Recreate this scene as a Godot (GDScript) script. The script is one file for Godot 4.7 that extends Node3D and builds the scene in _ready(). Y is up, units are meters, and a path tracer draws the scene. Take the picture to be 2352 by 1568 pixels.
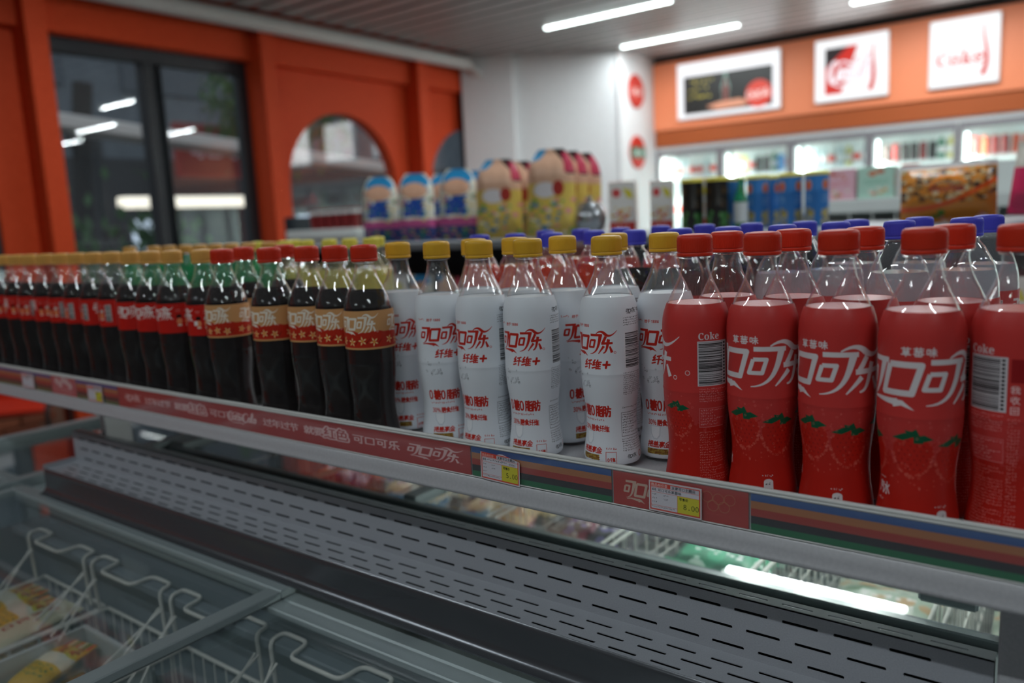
extends Node3D
# A drinks shelf above an ice-cream freezer in a shop: units are metres, y up, the floor at y = 0.

var M := {}            # materials
var T := {}            # textures
var rng := RandomNumberGenerator.new()
var used := {}         # names taken at the top level

# ---------------------------------------------------------------- nodes
func numbered(called: String) -> String:
	if not used.has(called):
		used[called] = 0
		return called
	used[called] += 1
	return "%s_%03d" % [called, used[called]]

func tag(o: Node, label := "", category := "", group := "", kind := "") -> void:
	if label: o.set_meta("label", label)
	if category: o.set_meta("category", category)
	if group: o.set_meta("group", group)
	if kind: o.set_meta("kind", kind)

func thing(called: String, label: String, category: String, at := Vector3.ZERO, group := "", turn := 0.0) -> Node3D:
	var o := Node3D.new()
	o.name = numbered(called)
	add_child(o)
	o.position = at
	o.rotation.y = turn
	tag(o, label, category, group)
	return o

func part(called: String, b: Dictionary, mat: Material, parent: Node, at := Vector3.ZERO) -> MeshInstance3D:
	return inst(called, mesh_of(b), mat, parent, at)

func inst(called: String, mesh: Mesh, mat: Material, parent: Node, at := Vector3.ZERO) -> MeshInstance3D:
	var o := MeshInstance3D.new()
	o.mesh = mesh
	o.material_override = mat
	o.name = numbered(called) if parent == self else called
	o.position = at
	parent.add_child(o, true)
	return o

func struct(called: String, b: Dictionary, mat: Material, at := Vector3.ZERO) -> MeshInstance3D:
	var o := part(called, b, mat, self, at)
	o.set_meta("kind", "structure")
	return o

func structure_root(called: String, at := Vector3.ZERO) -> Node3D:
	var o := Node3D.new()
	o.name = numbered(called)
	add_child(o)
	o.position = at
	o.set_meta("kind", "structure")
	return o

func copy_of(o: Node3D, label := "") -> Node3D:
	var base: String = o.name
	if base.length() > 4 and base[base.length() - 4] == "_" and base.right(3).is_valid_int():
		base = base.left(base.length() - 4)
	var c: Node3D = o.duplicate()
	c.name = numbered(base)
	add_child(c)
	if label: c.set_meta("label", label)
	return c

# ---------------------------------------------------------------- mesh building
func mb() -> Dictionary:
	return {"v": PackedVector3Array(), "n": PackedVector3Array(), "t": PackedVector2Array()}

func tri(b: Dictionary, p: Array, n: Array, t: Array) -> void:
	var g: Vector3 = (p[2] - p[0]).cross(p[1] - p[0])
	var order := [0, 1, 2]
	if g.dot(n[0] + n[1] + n[2]) < 0.0: order = [0, 2, 1]
	for i in order:
		b.v.append(p[i]); b.n.append(n[i]); b.t.append(t[i])

func quad(b: Dictionary, a: Vector3, c: Vector3, d: Vector3, e: Vector3, n: Vector3, uv := Rect2(0, 0, 1, 1)) -> void:
	# corners: top left, top right, bottom right, bottom left as seen from the front
	var t := [uv.position, Vector2(uv.end.x, uv.position.y), uv.end, Vector2(uv.position.x, uv.end.y)]
	tri(b, [a, c, d], [n, n, n], [t[0], t[1], t[2]])
	tri(b, [a, d, e], [n, n, n], [t[0], t[2], t[3]])

func mesh_of(b: Dictionary) -> ArrayMesh:
	var a := []
	a.resize(Mesh.ARRAY_MAX)
	a[Mesh.ARRAY_VERTEX] = b.v
	a[Mesh.ARRAY_NORMAL] = b.n
	a[Mesh.ARRAY_TEX_UV] = b.t
	var m := ArrayMesh.new()
	m.add_surface_from_arrays(Mesh.PRIMITIVE_TRIANGLES, a)
	return m

func box(b: Dictionary, c: Vector3, s: Vector3, bevel := 0.0, x := Transform3D()) -> void:
	# a box with chamfered edges
	var h := s / 2.0
	var k: float = min(bevel, min(h.x, min(h.y, h.z)) * 0.95)
	var ax := [Vector3.RIGHT, Vector3.UP, Vector3.BACK]
	for i in 3:
		for sg in [-1.0, 1.0]:
			var n: Vector3 = ax[i] * sg
			var u: Vector3 = ax[(i + 1) % 3]
			var w: Vector3 = ax[(i + 2) % 3]
			var o: Vector3 = c + n * h[i]
			var hu: float = h[(i + 1) % 3] - k
			var hw: float = h[(i + 2) % 3] - k
			quad(b, x * (o + u * -hu + w * hw), x * (o + u * hu + w * hw), x * (o + u * hu - w * hw), x * (o - u * hu - w * hw), x.basis * n)
	if k <= 0.0: return
	for i in 3:
		var l: Vector3 = ax[i]
		var hl: float = h[i] - k
		var j := (i + 1) % 3
		var q := (i + 2) % 3
		for s1 in [-1.0, 1.0]:
			for s2 in [-1.0, 1.0]:
				var p1: Vector3 = c + ax[j] * s1 * h[j] + ax[q] * s2 * (h[q] - k)
				var p2: Vector3 = c + ax[j] * s1 * (h[j] - k) + ax[q] * s2 * h[q]
				var n2: Vector3 = x.basis * (ax[j] * s1 + ax[q] * s2).normalized()
				quad(b, x * (p1 - l * hl), x * (p1 + l * hl), x * (p2 + l * hl), x * (p2 - l * hl), n2)
	for sx in [-1.0, 1.0]:
		for sy in [-1.0, 1.0]:
			for sz in [-1.0, 1.0]:
				var s3 := Vector3(sx, sy, sz)
				var a: Vector3 = c + s3 * Vector3(h.x, h.y - k, h.z - k)
				var d: Vector3 = c + s3 * Vector3(h.x - k, h.y, h.z - k)
				var e: Vector3 = c + s3 * Vector3(h.x - k, h.y - k, h.z)
				var n3: Vector3 = x.basis * s3.normalized()
				tri(b, [x * a, x * d, x * e], [n3, n3, n3], [Vector2.ZERO, Vector2.ZERO, Vector2.ZERO])

func span(b: Dictionary, lo: Vector3, hi: Vector3, bevel := 0.0) -> void:
	box(b, (lo + hi) / 2.0, (hi - lo).abs(), bevel)

func lathe(b: Dictionary, prof: Array, seg: int, v0 := 0.0, v1 := 1.0, c := Vector3.ZERO, sharp := 0.75) -> void:
	# prof: [radius, height]; u runs to the right as seen from outside, u = 0.5 faces +z; v follows the height
	var ns := []
	for i in prof.size() - 1:
		var d := Vector2(prof[i + 1][0] - prof[i][0], prof[i + 1][1] - prof[i][1])
		ns.append(Vector2(d.y, -d.x).normalized() if d.length() > 1e-9 else Vector2.RIGHT)
	var lo: float = prof[0][1]
	var hi: float = prof[prof.size() - 1][1]
	for i in prof.size() - 1:
		var na: Vector2 = ns[i]
		var nb: Vector2 = ns[i]
		if i > 0 and ns[i - 1].dot(ns[i]) > sharp: na = (ns[i - 1] + ns[i]).normalized()
		if i < ns.size() - 1 and ns[i + 1].dot(ns[i]) > sharp: nb = (ns[i + 1] + ns[i]).normalized()
		var va: float = lerp(v1, v0, (prof[i][1] - lo) / (hi - lo) if hi != lo else 0.0)
		var vb: float = lerp(v1, v0, (prof[i + 1][1] - lo) / (hi - lo) if hi != lo else 0.0)
		for k in seg:
			var f0 := float(k) / seg
			var f1 := float(k + 1) / seg
			var d0 := Vector3(sin((f0 - 0.5) * TAU), 0, cos((f0 - 0.5) * TAU))
			var d1 := Vector3(sin((f1 - 0.5) * TAU), 0, cos((f1 - 0.5) * TAU))
			var p := [c + d0 * prof[i + 1][0] + Vector3.UP * prof[i + 1][1], c + d1 * prof[i + 1][0] + Vector3.UP * prof[i + 1][1], c + d1 * prof[i][0] + Vector3.UP * prof[i][1], c + d0 * prof[i][0] + Vector3.UP * prof[i][1]]
			var n := [d0 * nb.x + Vector3.UP * nb.y, d1 * nb.x + Vector3.UP * nb.y, d1 * na.x + Vector3.UP * na.y, d0 * na.x + Vector3.UP * na.y]
			var t := [Vector2(f0, vb), Vector2(f1, vb), Vector2(f1, va), Vector2(f0, va)]
			if prof[i + 1][0] > 1e-6: tri(b, [p[0], p[1], p[2]], [n[0], n[1], n[2]], [t[0], t[1], t[2]])
			if prof[i][0] > 1e-6: tri(b, [p[0], p[2], p[3]], [n[0], n[2], n[3]], [t[0], t[2], t[3]])

func tube(b: Dictionary, pts: Array, r: float, seg := 6) -> void:
	# a round bar along a path, mitred at its bends
	var n := pts.size()
	var rings := []
	var up := Vector3.UP
	for i in n:
		var d: Vector3 = ((pts[min(i + 1, n - 1)] - pts[i]).normalized() + (pts[i] - pts[max(i - 1, 0)]).normalized()).normalized()
		if absf(d.dot(up)) > 0.9: up = Vector3.RIGHT if absf(d.x) < 0.7 else Vector3.BACK
		var s := d.cross(up).normalized()
		var w := s.cross(d).normalized()
		up = w
		var ring := []
		for k in seg:
			var a := TAU * k / seg
			ring.append(s * cos(a) + w * sin(a))
		rings.append(ring)
	for i in n - 1:
		for k in seg:
			var q := (k + 1) % seg
			var p := [pts[i] + rings[i][k] * r, pts[i] + rings[i][q] * r, pts[i + 1] + rings[i + 1][q] * r, pts[i + 1] + rings[i + 1][k] * r]
			var nn := [rings[i][k], rings[i][q], rings[i + 1][q], rings[i + 1][k]]
			var z := Vector2.ZERO
			tri(b, [p[0], p[1], p[2]], [nn[0], nn[1], nn[2]], [z, z, z])
			tri(b, [p[0], p[2], p[3]], [nn[0], nn[2], nn[3]], [z, z, z])
	for e in [0, n - 1]:
		var d2: Vector3 = (pts[0] - pts[1]).normalized() if e == 0 else (pts[n - 1] - pts[n - 2]).normalized()
		for k in range(1, seg - 1):
			tri(b, [pts[e] + rings[e][0] * r, pts[e] + rings[e][k] * r, pts[e] + rings[e][k + 1] * r], [d2, d2, d2], [Vector2.ZERO, Vector2.ZERO, Vector2.ZERO])

func smooth_path(pts: Array, r: float, n := 4) -> Array:
	# rounds the corners of a path
	var out := [pts[0]]
	for i in range(1, pts.size() - 1):
		var a: Vector3 = (pts[i - 1] - pts[i])
		var c: Vector3 = (pts[i + 1] - pts[i])
		var k: float = min(r, min(a.length(), c.length()) * 0.45)
		var p0: Vector3 = pts[i] + a.normalized() * k
		var p1: Vector3 = pts[i] + c.normalized() * k
		for j in n + 1:
			var t := float(j) / n
			out.append(p0.lerp(pts[i], t).lerp(pts[i].lerp(p1, t), t))
	out.append(pts[pts.size() - 1])
	return out

func sheet(b: Dictionary, prof: Array, x0: float, x1: float, thick: float) -> void:
	# a bent sheet of metal: prof is a list of Vector2(z, y), run along x
	var n := prof.size()
	var off := []
	for i in n:
		var d: Vector2 = ((prof[min(i + 1, n - 1)] - prof[i]).normalized() + (prof[i] - prof[max(i - 1, 0)]).normalized()).normalized()
		off.append(Vector2(d.y, -d.x))
	for side in [0.0, -thick]:
		for i in n - 1:
			var p: Vector2 = prof[i] + off[i] * side
			var q: Vector2 = prof[i + 1] + off[i + 1] * side
			var sg := 1.0 if side == 0.0 else -1.0
			var na := Vector3(0, off[i].y, off[i].x) * sg
			var nb := Vector3(0, off[i + 1].y, off[i + 1].x) * sg
			var a := Vector3(x0, p.y, p.x)
			var c := Vector3(x1, p.y, p.x)
			var d2 := Vector3(x1, q.y, q.x)
			var e := Vector3(x0, q.y, q.x)
			tri(b, [a, c, d2], [na, na, nb], [Vector2.ZERO, Vector2.RIGHT, Vector2.ONE])
			tri(b, [a, d2, e], [na, nb, nb], [Vector2.ZERO, Vector2.ONE, Vector2.DOWN])
	for e in [0, n - 1]:
		var p2: Vector2 = prof[e]
		var q2: Vector2 = prof[e] - off[e] * thick
		var dd: Vector2 = (prof[0] - prof[1]).normalized() if e == 0 else (prof[n - 1] - prof[n - 2]).normalized()
		quad(b, Vector3(x0, p2.y, p2.x), Vector3(x1, p2.y, p2.x), Vector3(x1, q2.y, q2.x), Vector3(x0, q2.y, q2.x), Vector3(0, dd.y, dd.x))
	for xe in [x0, x1]:
		for i in n - 1:
			var s := Vector3(-1 if xe == x0 else 1, 0, 0)
			var a3: Vector2 = prof[i]
			var b3: Vector2 = prof[i + 1]
			var c3: Vector2 = prof[i + 1] - off[i + 1] * thick
			var d3: Vector2 = prof[i] - off[i] * thick
			quad(b, Vector3(xe, a3.y, a3.x), Vector3(xe, b3.y, b3.x), Vector3(xe, c3.y, c3.x), Vector3(xe, d3.y, d3.x), s)

func slotted(b: Dictionary, o: Vector3, u: Vector3, w: Vector3, lu: float, lw: float, rows: Array, pitch: float, slot: Vector2, thick: float) -> void:
	# a flat sheet with rows of long round-ended slots; rows: [distance along w, first slot centre along u]
	var n := u.cross(w).normalized()
	var cuts := [0.0]
	for i in rows.size() - 1: cuts.append((rows[i][0] + rows[i + 1][0]) / 2.0)
	cuts.append(lw)
	for ri in rows.size():
		var w0: float = cuts[ri]
		var w1: float = cuts[ri + 1]
		var cs := []
		var c: float = rows[ri][1]
		while c + pitch / 2.0 < lu:
			cs.append(c)
			c += pitch
		var edge: float = cs[0] - pitch / 2.0
		var P := func(x: float, y: float, d := 0.0) -> Vector3: return o + u * x + w * y - n * d
		for e in [[0.0, edge], [cs[cs.size() - 1] + pitch / 2.0, lu]]:
			if e[1] - e[0] < 1e-5: continue
			quad(b, P.call(e[0], w1), P.call(e[1], w1), P.call(e[1], w0), P.call(e[0], w0), n)
			quad(b, P.call(e[0], w1, thick), P.call(e[1], w1, thick), P.call(e[1], w0, thick), P.call(e[0], w0, thick), -n)
		for cc in cs:
			var ring := []
			var outer := []
			var r := slot.y / 2.0
			var half := slot.x / 2.0 - r
			for k in 12:
				var a := TAU * (k + 0.5) / 12.0
				var sx := half if cos(a) > 0 else -half
				var h := Vector2(cc + sx + cos(a) * r, rows[ri][0] + sin(a) * r)
				ring.append(h)
				var q := Vector2(cos(a) / (pitch / 2.0), sin(a) / ((w1 - w0) / 2.0))
				var ox: float
				var oy: float
				if k in [1, 4, 7, 10]:
					ox = cc + pitch / 2.0 * signf(cos(a)); oy = w1 if sin(a) > 0 else w0
				elif k in [2, 3]: ox = h.x; oy = w1
				elif k in [8, 9]: ox = h.x; oy = w0
				else: ox = cc + pitch / 2.0 * signf(cos(a)); oy = h.y
				outer.append(Vector2(ox, oy))
			for k in 12:
				var m := (k + 1) % 12
				for side in [0.0, thick]:
					var sn := n if side == 0.0 else -n
					quad(b, P.call(outer[k].x, outer[k].y, side), P.call(outer[m].x, outer[m].y, side), P.call(ring[m].x, ring[m].y, side), P.call(ring[k].x, ring[k].y, side), sn)
				var inw: Vector3 = (P.call(cc, rows[ri][0]) - P.call((ring[k].x + ring[m].x) / 2.0, (ring[k].y + ring[m].y) / 2.0)).normalized()
				quad(b, P.call(ring[k].x, ring[k].y), P.call(ring[m].x, ring[m].y), P.call(ring[m].x, ring[m].y, thick), P.call(ring[k].x, ring[k].y, thick), inw)
	var m0 := w.normalized()
	var u0 := u.normalized()
	quad(b, o, o + u * lu, o + u * lu - n * thick, o - n * thick, -m0)
	quad(b, o + w * lw, o + u * lu + w * lw, o + u * lu + w * lw - n * thick, o + w * lw - n * thick, m0)
	quad(b, o, o + w * lw, o + w * lw - n * thick, o - n * thick, -u0)
	quad(b, o + u * lu, o + u * lu + w * lw, o + u * lu + w * lw - n * thick, o + u * lu - n * thick, u0)

func extrude(b: Dictionary, poly: PackedVector2Array, depth: float, x := Transform3D()) -> void:
	# a flat outline in x, y given thickness towards -z; the front shows uv 0..1 over the outline's box
	var r := Rect2(poly[0], Vector2.ZERO)
	for p in poly: r = r.expand(p)
	var idx := Geometry2D.triangulate_polygon(poly)
	var f := func(p: Vector2) -> Vector2: return Vector2((p.x - r.position.x) / r.size.x, 1.0 - (p.y - r.position.y) / r.size.y)
	for i in range(0, idx.size(), 3):
		var q := [poly[idx[i]], poly[idx[i + 1]], poly[idx[i + 2]]]
		var uv := [f.call(q[0]), f.call(q[1]), f.call(q[2])]
		for z in [0.0, -depth]:
			var n := x.basis * (Vector3.BACK if z == 0.0 else Vector3.FORWARD)
			tri(b, [x * Vector3(q[0].x, q[0].y, z), x * Vector3(q[1].x, q[1].y, z), x * Vector3(q[2].x, q[2].y, z)], [n, n, n], uv)
	var cw := Geometry2D.is_polygon_clockwise(poly)
	for i in poly.size():
		var p: Vector2 = poly[i]
		var q2: Vector2 = poly[(i + 1) % poly.size()]
		var d := (q2 - p).normalized()
		var n2 := Vector3(d.y, -d.x, 0) * (-1.0 if cw else 1.0)
		quad(b, x * Vector3(p.x, p.y, 0), x * Vector3(q2.x, q2.y, 0), x * Vector3(q2.x, q2.y, -depth), x * Vector3(p.x, p.y, -depth), x.basis * n2, Rect2(f.call(p), Vector2.ZERO))

func pouch(b: Dictionary, w: float, h: float, d: float, seal := 0.012, nx := 8, ny := 8, dome := 0.0) -> void:
	# a pillow bag standing on its lower seal, printed front towards +z
	for side in [1.0, -1.0]:
		for i in nx:
			for j in ny:
				var P := func(a: float, c: float) -> Vector3:
					var e: float = clampf((minf(c, 1.0 - c) * h - seal) / (h * 0.28), 0.0, 1.0)
					var g: float = clampf(minf(a, 1.0 - a) / 0.3, 0.0, 1.0)
					var puff: float = sin(e * PI / 2.0) * sqrt(g * (2.0 - g))
					var crease := 0.04 * sin(a * 23.0 + c * 5.0) * puff * (1.0 - e * 0.6)
					var slim := 1.0 - dome * pow(clampf((c - 0.62) / 0.38, 0.0, 1.0), 2.6)
					return Vector3((a - 0.5) * w * (1.0 - 0.03 * puff) * slim, c * h, side * (0.0008 + d / 2.0 * maxf(0.0, puff + crease)))
				var a0 := float(i) / nx
				var a1 := float(i + 1) / nx
				var c0 := float(j) / ny
				var c1 := float(j + 1) / ny
				var N := func(a: float, c: float) -> Vector3:
					var e := 0.01
					return ((P.call(a + e, c) - P.call(a - e, c)).cross(P.call(a, c + e) - P.call(a, c - e)) * side).normalized()
				var p := [P.call(a0, c1), P.call(a1, c1), P.call(a1, c0), P.call(a0, c0)]
				var n := [N.call(a0, c1), N.call(a1, c1), N.call(a1, c0), N.call(a0, c0)]
				var t := [Vector2(a0, 1 - c1), Vector2(a1, 1 - c1), Vector2(a1, 1 - c0), Vector2(a0, 1 - c0)]
				tri(b, [p[0], p[1], p[2]], [n[0], n[1], n[2]], [t[0], t[1], t[2]])
				tri(b, [p[0], p[2], p[3]], [n[0], n[2], n[3]], [t[0], t[2], t[3]])

func wallpanel(b: Dictionary, outline: PackedVector2Array, hole: PackedVector2Array, thick: float, x: Transform3D) -> void:
	# a wall panel with one opening: cut into a left and right half so that each outline is simple
	var r := Rect2(hole[0], Vector2.ZERO)
	for p in hole: r = r.expand(p)
	var mid := r.position.x + r.size.x / 2.0
	var bb := Rect2(outline[0], Vector2.ZERO)
	for p in outline: bb = bb.expand(p)
	for side in [0, 1]:
		var lo := bb.position.x if side == 0 else mid
		var hi := mid if side == 0 else bb.end.x
		var clip := PackedVector2Array([Vector2(lo, bb.position.y), Vector2(hi, bb.position.y), Vector2(hi, bb.end.y), Vector2(lo, bb.end.y)])
		for piece in Geometry2D.clip_polygons(clip, hole):
			extrude(b, piece, thick, x)

# ---------------------------------------------------------------- print: lettering and marks drawn into images
const STROKES := {
	"可": "0.5,1.5 9.5,1.5;2,4 5.5,4 5.5,7 2,7 2,4;7.8,1.5 7.8,9.3 6,8.8",
	"口": "1.5,2 8.5,2 8.5,8.5 1.5,8.5 1.5,2",
	"乐": "8,0.8 2.5,1.8 2,5 9,5;5.5,2.5 5.5,9.3 4.2,8.8;3,6.3 1,8.8;7.5,6.3 9.3,8.6",
	"纤": "3,0.5 1,3.2 3.2,3.2 0.8,6 3.8,5.4;0.6,9 4,8;9,0.8 5.2,1.8;4.8,4.8 9.8,4.8;7.2,1.5 7.2,9.6",
	"维": "2.6,0.5 0.8,3.2 2.8,3.2 0.6,6 3.6,5.4;0.5,9 3.8,8;5.8,0.5 4.3,3.5;5.2,2.5 5.2,9.6;5.2,2.6 9.6,2.6;5.2,4.8 9.3,4.8;5.2,7 9.3,7;5.2,9.2 9.8,9.2;7.3,2.6 7.3,9.2",
	"+": "5,2 5,8.4;1.8,5.2 8.2,5.2",
	"糖": "2,0.5 2,9.5;0.4,4 3.8,4;0.8,1.5 1.3,3;3.4,1.3 2.8,3;1.8,4.5 0.4,7.5;2.3,4.5 3.6,6.3;7,0.3 7,1.4;4.4,1.5 9.8,1.5;4.5,1.5 4.4,6 3.6,9.5;5.5,3 9,3 9,5.8;5.4,4.4 9.8,4.4;5.5,5.8 9,5.8;7.2,2.2 7.2,6.5;5.6,7 9,7 9,9.5 5.6,9.5 5.6,7",
	"脂": "1,1 3.5,1 3.5,9.3;1,1 0.9,6 0.3,9.5;1,3.8 3.5,3.8;1,6.4 3.5,6.4;9,1 5.5,2.2;5.3,0.5 5.3,3.8 9.5,3.8 9.5,3;5.4,5 9.2,5 9.2,9.5 5.4,9.5 5.4,5;5.4,7.2 9.2,7.2",
	"肪": "1,1 3.5,1 3.5,9.3;1,1 0.9,6 0.3,9.5;1,3.8 3.5,3.8;1,6.4 3.5,6.4;6.8,0.4 7.2,1.8;4.4,2.6 9.8,2.6;6.4,2.6 6,6 4.4,9.3;6.3,5 9.2,5 8.8,9.2 7.4,9.2",
	"草": "0.5,1.8 9.5,1.8;3.2,0.5 3.2,3;6.8,0.5 6.8,3;2.4,3.8 7.6,3.8 7.6,6.6 2.4,6.6 2.4,3.8;2.4,5.2 7.6,5.2;0.4,8 9.6,8;5,6.6 5,9.8",
	"莓": "0.5,1.6 9.5,1.6;3.2,0.4 3.2,2.6;6.8,0.4 6.8,2.6;3,2.8 1,4.6;2.2,3.8 9.4,3.8;2.6,5 8.2,5 7.8,9.4 2,9.4 2.6,5;0.4,7.2 9.8,7.2;5,5.4 5.3,6.4;4.8,7.7 5.2,8.8",
	"味": "0.6,2.2 3.2,2.2 3.2,7 0.6,7 0.6,2.2;4.6,2.8 9.2,2.8;4,5 9.8,5;6.9,0.5 6.9,9.7;6.7,5.2 4,8.8;7.1,5.2 9.8,8.4",
	"过": "4,2.6 9.8,2.6;8,0.6 8,7 6.8,6.6;5,4 5.8,5.4;1.2,1 2,2.2;0.5,4 2.2,4 2.2,7.6;0.4,9 2.2,7.8 4,9 9.8,9.2",
	"年": "3,0.5 1,3.4;2.4,2 9,2;2.2,4.6 8.8,4.6;2.4,4.6 2.4,7;0.4,7 9.7,7;5.6,2 5.6,9.8",
	"节": "0.5,2 9.5,2;3.2,0.5 3.2,3.3;6.8,0.5 6.8,3.3;1.5,4.6 8,4.6 8,7.6 6.8,7.4;4.4,4.6 4.4,9.8",
	"就": "2.6,0.4 2.6,1.8;0.4,1.8 5,1.8;0.9,3.2 4.4,3.2 4.4,5.2 0.9,5.2 0.9,3.2;2.7,5.2 2.7,9.4 1.9,9;1.4,6.6 0.6,8.6;3.8,6.4 4.6,8;5.2,3.4 9.8,3.4;7,0.6 6.9,5 5,9.5;7.8,3.6 7.8,8.6 8.4,9.2 9.6,9.2 9.8,7.6;8.6,1 9.3,2.2",
	"要": "0.8,1 9.2,1;1.4,2.4 8.6,2.4 8.6,4.8 1.4,4.8 1.4,2.4;3.9,1 3.9,4.8;6.1,1 6.1,4.8;0.4,6.4 9.6,6.4;4,5 2.4,7.6 8,9.6;7.2,6.4 5.6,8.4 1.4,9.7",
	"红": "3,0.5 1,3.2 3.2,3.2 0.8,6 3.8,5.4;0.6,9 4,8;5,1.8 9.4,1.8;4.4,9 9.9,9;7.2,1.8 7.2,9",
	"色": "3.6,0.4 1.2,3.4;3.2,1.4 7.2,1.4 5.6,3.4;1.8,3.4 8.4,3.4 8.4,6.4 1.8,6.4;5,3.4 5,6.4;1.8,3.4 1.8,9.2 9.2,9.2 9.4,7.4",
	"汽": "1,1.2 2,2.2;0.6,3.8 1.7,4.8;0.5,9.2 2.2,6.2;4.8,0.4 3.2,3.2;4.4,1.6 9.4,1.6;4.4,3.2 8.6,3.2;3.2,4.8 8,4.8 8.2,8.6 9,9.5 9.7,8",
	"水": "5,0.4 5,9.4 3.8,9;0.8,3 3.8,3 0.6,8.2;8.8,2 6,4.4;5.4,3.6 9.6,8.4",
	"揭": "1.8,0.4 1.8,9.4 0.8,9;0.4,2.6 3.4,2.6;0.4,6.4 3.4,5.2;4.8,0.8 9,0.8 9,4 4.8,4 4.8,0.8;4.8,2.4 9,2.4;5,4.6 4,6.4;4.6,5.4 9.4,5.4 9,9.4 7.8,9.2;6.8,5.8 5.4,8;4.8,8.6 7.8,8.6",
	"盖": "3,0.4 3.8,1.4;7,0.4 6.2,1.4;1.2,1.8 8.8,1.8;1.6,3.3 8.4,3.3;0.6,4.8 9.4,4.8;5,1.8 5,4.8;1.8,6 8.2,6 8.2,9.2;1.8,6 1.8,9.2;4,6 4,9.2;6,6 6,9.2;0.4,9.3 9.6,9.3",
	"赢": "5,0.3 5,1.2;0.8,1.3 9.2,1.3;2,1.3 2,2.6 8.8,2.6;2.4,3.5 7.6,3.5 7.6,5 2.4,5 2.4,3.5;0.8,5.8 3.2,5.8 3.2,9.4;0.8,5.8 0.5,9.4;4.2,5.8 6.4,5.8 6.4,8.4;4.2,5.8 4.2,8.4;5.3,6.6 4,9.4;7.2,5.8 9,5.8 9.4,9.4",
	"金": "5,0.4 0.5,4.2;5,0.4 9.5,4.2;2.8,4 7.2,4;1.2,6.2 8.8,6.2;5,4 5,9.2;2.4,7 3.2,8.4;7.6,7 6.8,8.4;0.6,9.3 9.4,9.3",
	"商": "5,0.3 5,1.4;0.5,1.6 9.5,1.6;3.4,1.8 4,3.2;6.6,1.8 6,3.2;1,3.4 9,3.4 9,9.4 8,9.2;1,3.4 1,9.5;3.2,6.4 6.8,6.4 6.8,8.6 3.2,8.6 3.2,6.4;4,4 2.6,5.4;6,4 7.4,5.4",
	"品": "3,0.8 7,0.8 7,4 3,4 3,0.8;0.8,5.6 4.2,5.6 4.2,9.2 0.8,9.2 0.8,5.6;5.8,5.6 9.2,5.6 9.2,9.2 5.8,9.2 5.8,5.6",
	"标": "0.4,3 4.2,3;2.3,0.5 2.3,9.6;2.2,3.4 0.4,6.8;2.4,3.6 4,5.4;5,1.4 9.2,1.4;4.4,4 9.8,4;7.1,4 7.1,9.4 6,9;5.6,5.6 4.4,8;8.4,5.6 9.7,8",
	"价": "3,0.5 0.6,5;2,3.6 2,9.6;6.6,0.5 3.6,4.4;6.6,0.5 9.8,4.2;5.4,4.6 5.2,7 4,9.5;8,4.6 8,9.6",
	"签": "2.4,0.4 1,2.6;1.8,1.6 4.6,1.6;6.4,0.4 5.2,2.6;6,1.6 9.4,1.6;5,2.6 0.6,5.6;5,2.6 9.4,5.6;3,5.4 7,5.4;2.4,6.6 3.2,8.2;5,6.4 5.2,8;7.8,6.6 6.8,8.4;0.8,9.2 9.2,9.2",
	"友": "0.6,2.4 9.4,2.4;4.2,0.5 3.6,5 0.6,9.4;3.6,4.6 8,4.6 6,7.6 2.6,9.6;4,5.6 6,8 9.6,9.4",
	"家": "5,0.2 5,1.2;1,3 1,1.6 9,1.6 9,3;2,3.2 8,3.2;5.4,3.2 1,6;4.4,4.2 6,6.4 5.6,9.2 4.4,9;5.2,5.2 1,7.8;5.8,6.6 1.2,9.4;8.4,4 6.4,5.6;6.2,5.2 9.6,8.6",
	"主": "4.6,0.4 5.6,1.6;1.2,2.8 8.8,2.8;1.8,5.8 8.2,5.8;0.5,9.2 9.5,9.2;5,2.8 5,9.2",
	"题": "1.2,0.8 4.2,0.8 4.2,3.8 1.2,3.8 1.2,0.8;1.2,2.3 4.2,2.3;0.5,5 5,5;2.8,5 2.8,8.4;2.8,6.6 4.8,6.6;1.2,6 0.5,9.4;1,8 4,9.4 9.8,9.4;5.4,1 9.6,1;7.4,1 7,2.4;5.8,2.4 9.2,2.4 9.2,6.4;5.8,2.4 5.8,6.4;7.5,3.4 7.2,6 5.4,8;7.8,6.4 9.6,8",
	"店": "5,0.3 5,1.5;1,1.6 9.5,1.6;1.2,1.6 1,6 0.3,9.6;5.4,2.8 5.4,6;5.4,4.2 9,4.2;3,6 8.8,6 8.8,9.5 3,9.5 3,6",
	"零": "1.6,0.6 8.4,0.6;0.8,3.2 0.8,1.8 9.2,1.8 9.2,3.2;5,0.6 5,4;5,4 0.8,6.6;5,4 9.2,6.6;2.8,6.8 7,6.8 4.6,9;4.6,7.8 6.4,9.6",
	"售": "3,0.4 0.8,3.2;2.2,2 2.2,6;2.2,1.6 8.8,1.6;2.2,3 8.2,3;2.2,4.4 8.2,4.4;2.2,5.8 9.2,5.8;5.3,1.6 5.3,5.8;2.2,7 8,7 8,9.5 2.2,9.5 2.2,7",
	"始": "2.2,0.5 1.2,5.4 3.8,9;3.8,2.6 2.6,6.4 0.4,9.4;0.3,3 4.4,3;7,0.6 5.2,3.6 9,3.4;8,2 9.6,4.4;5.4,5.4 9.2,5.4 9.2,9.2 5.4,9.2 5.4,5.4",
	"于": "1.4,1.4 8.6,1.4;0.5,4.6 9.5,4.6;5.2,1.4 5.2,9.2 3.8,8.8",
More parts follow.
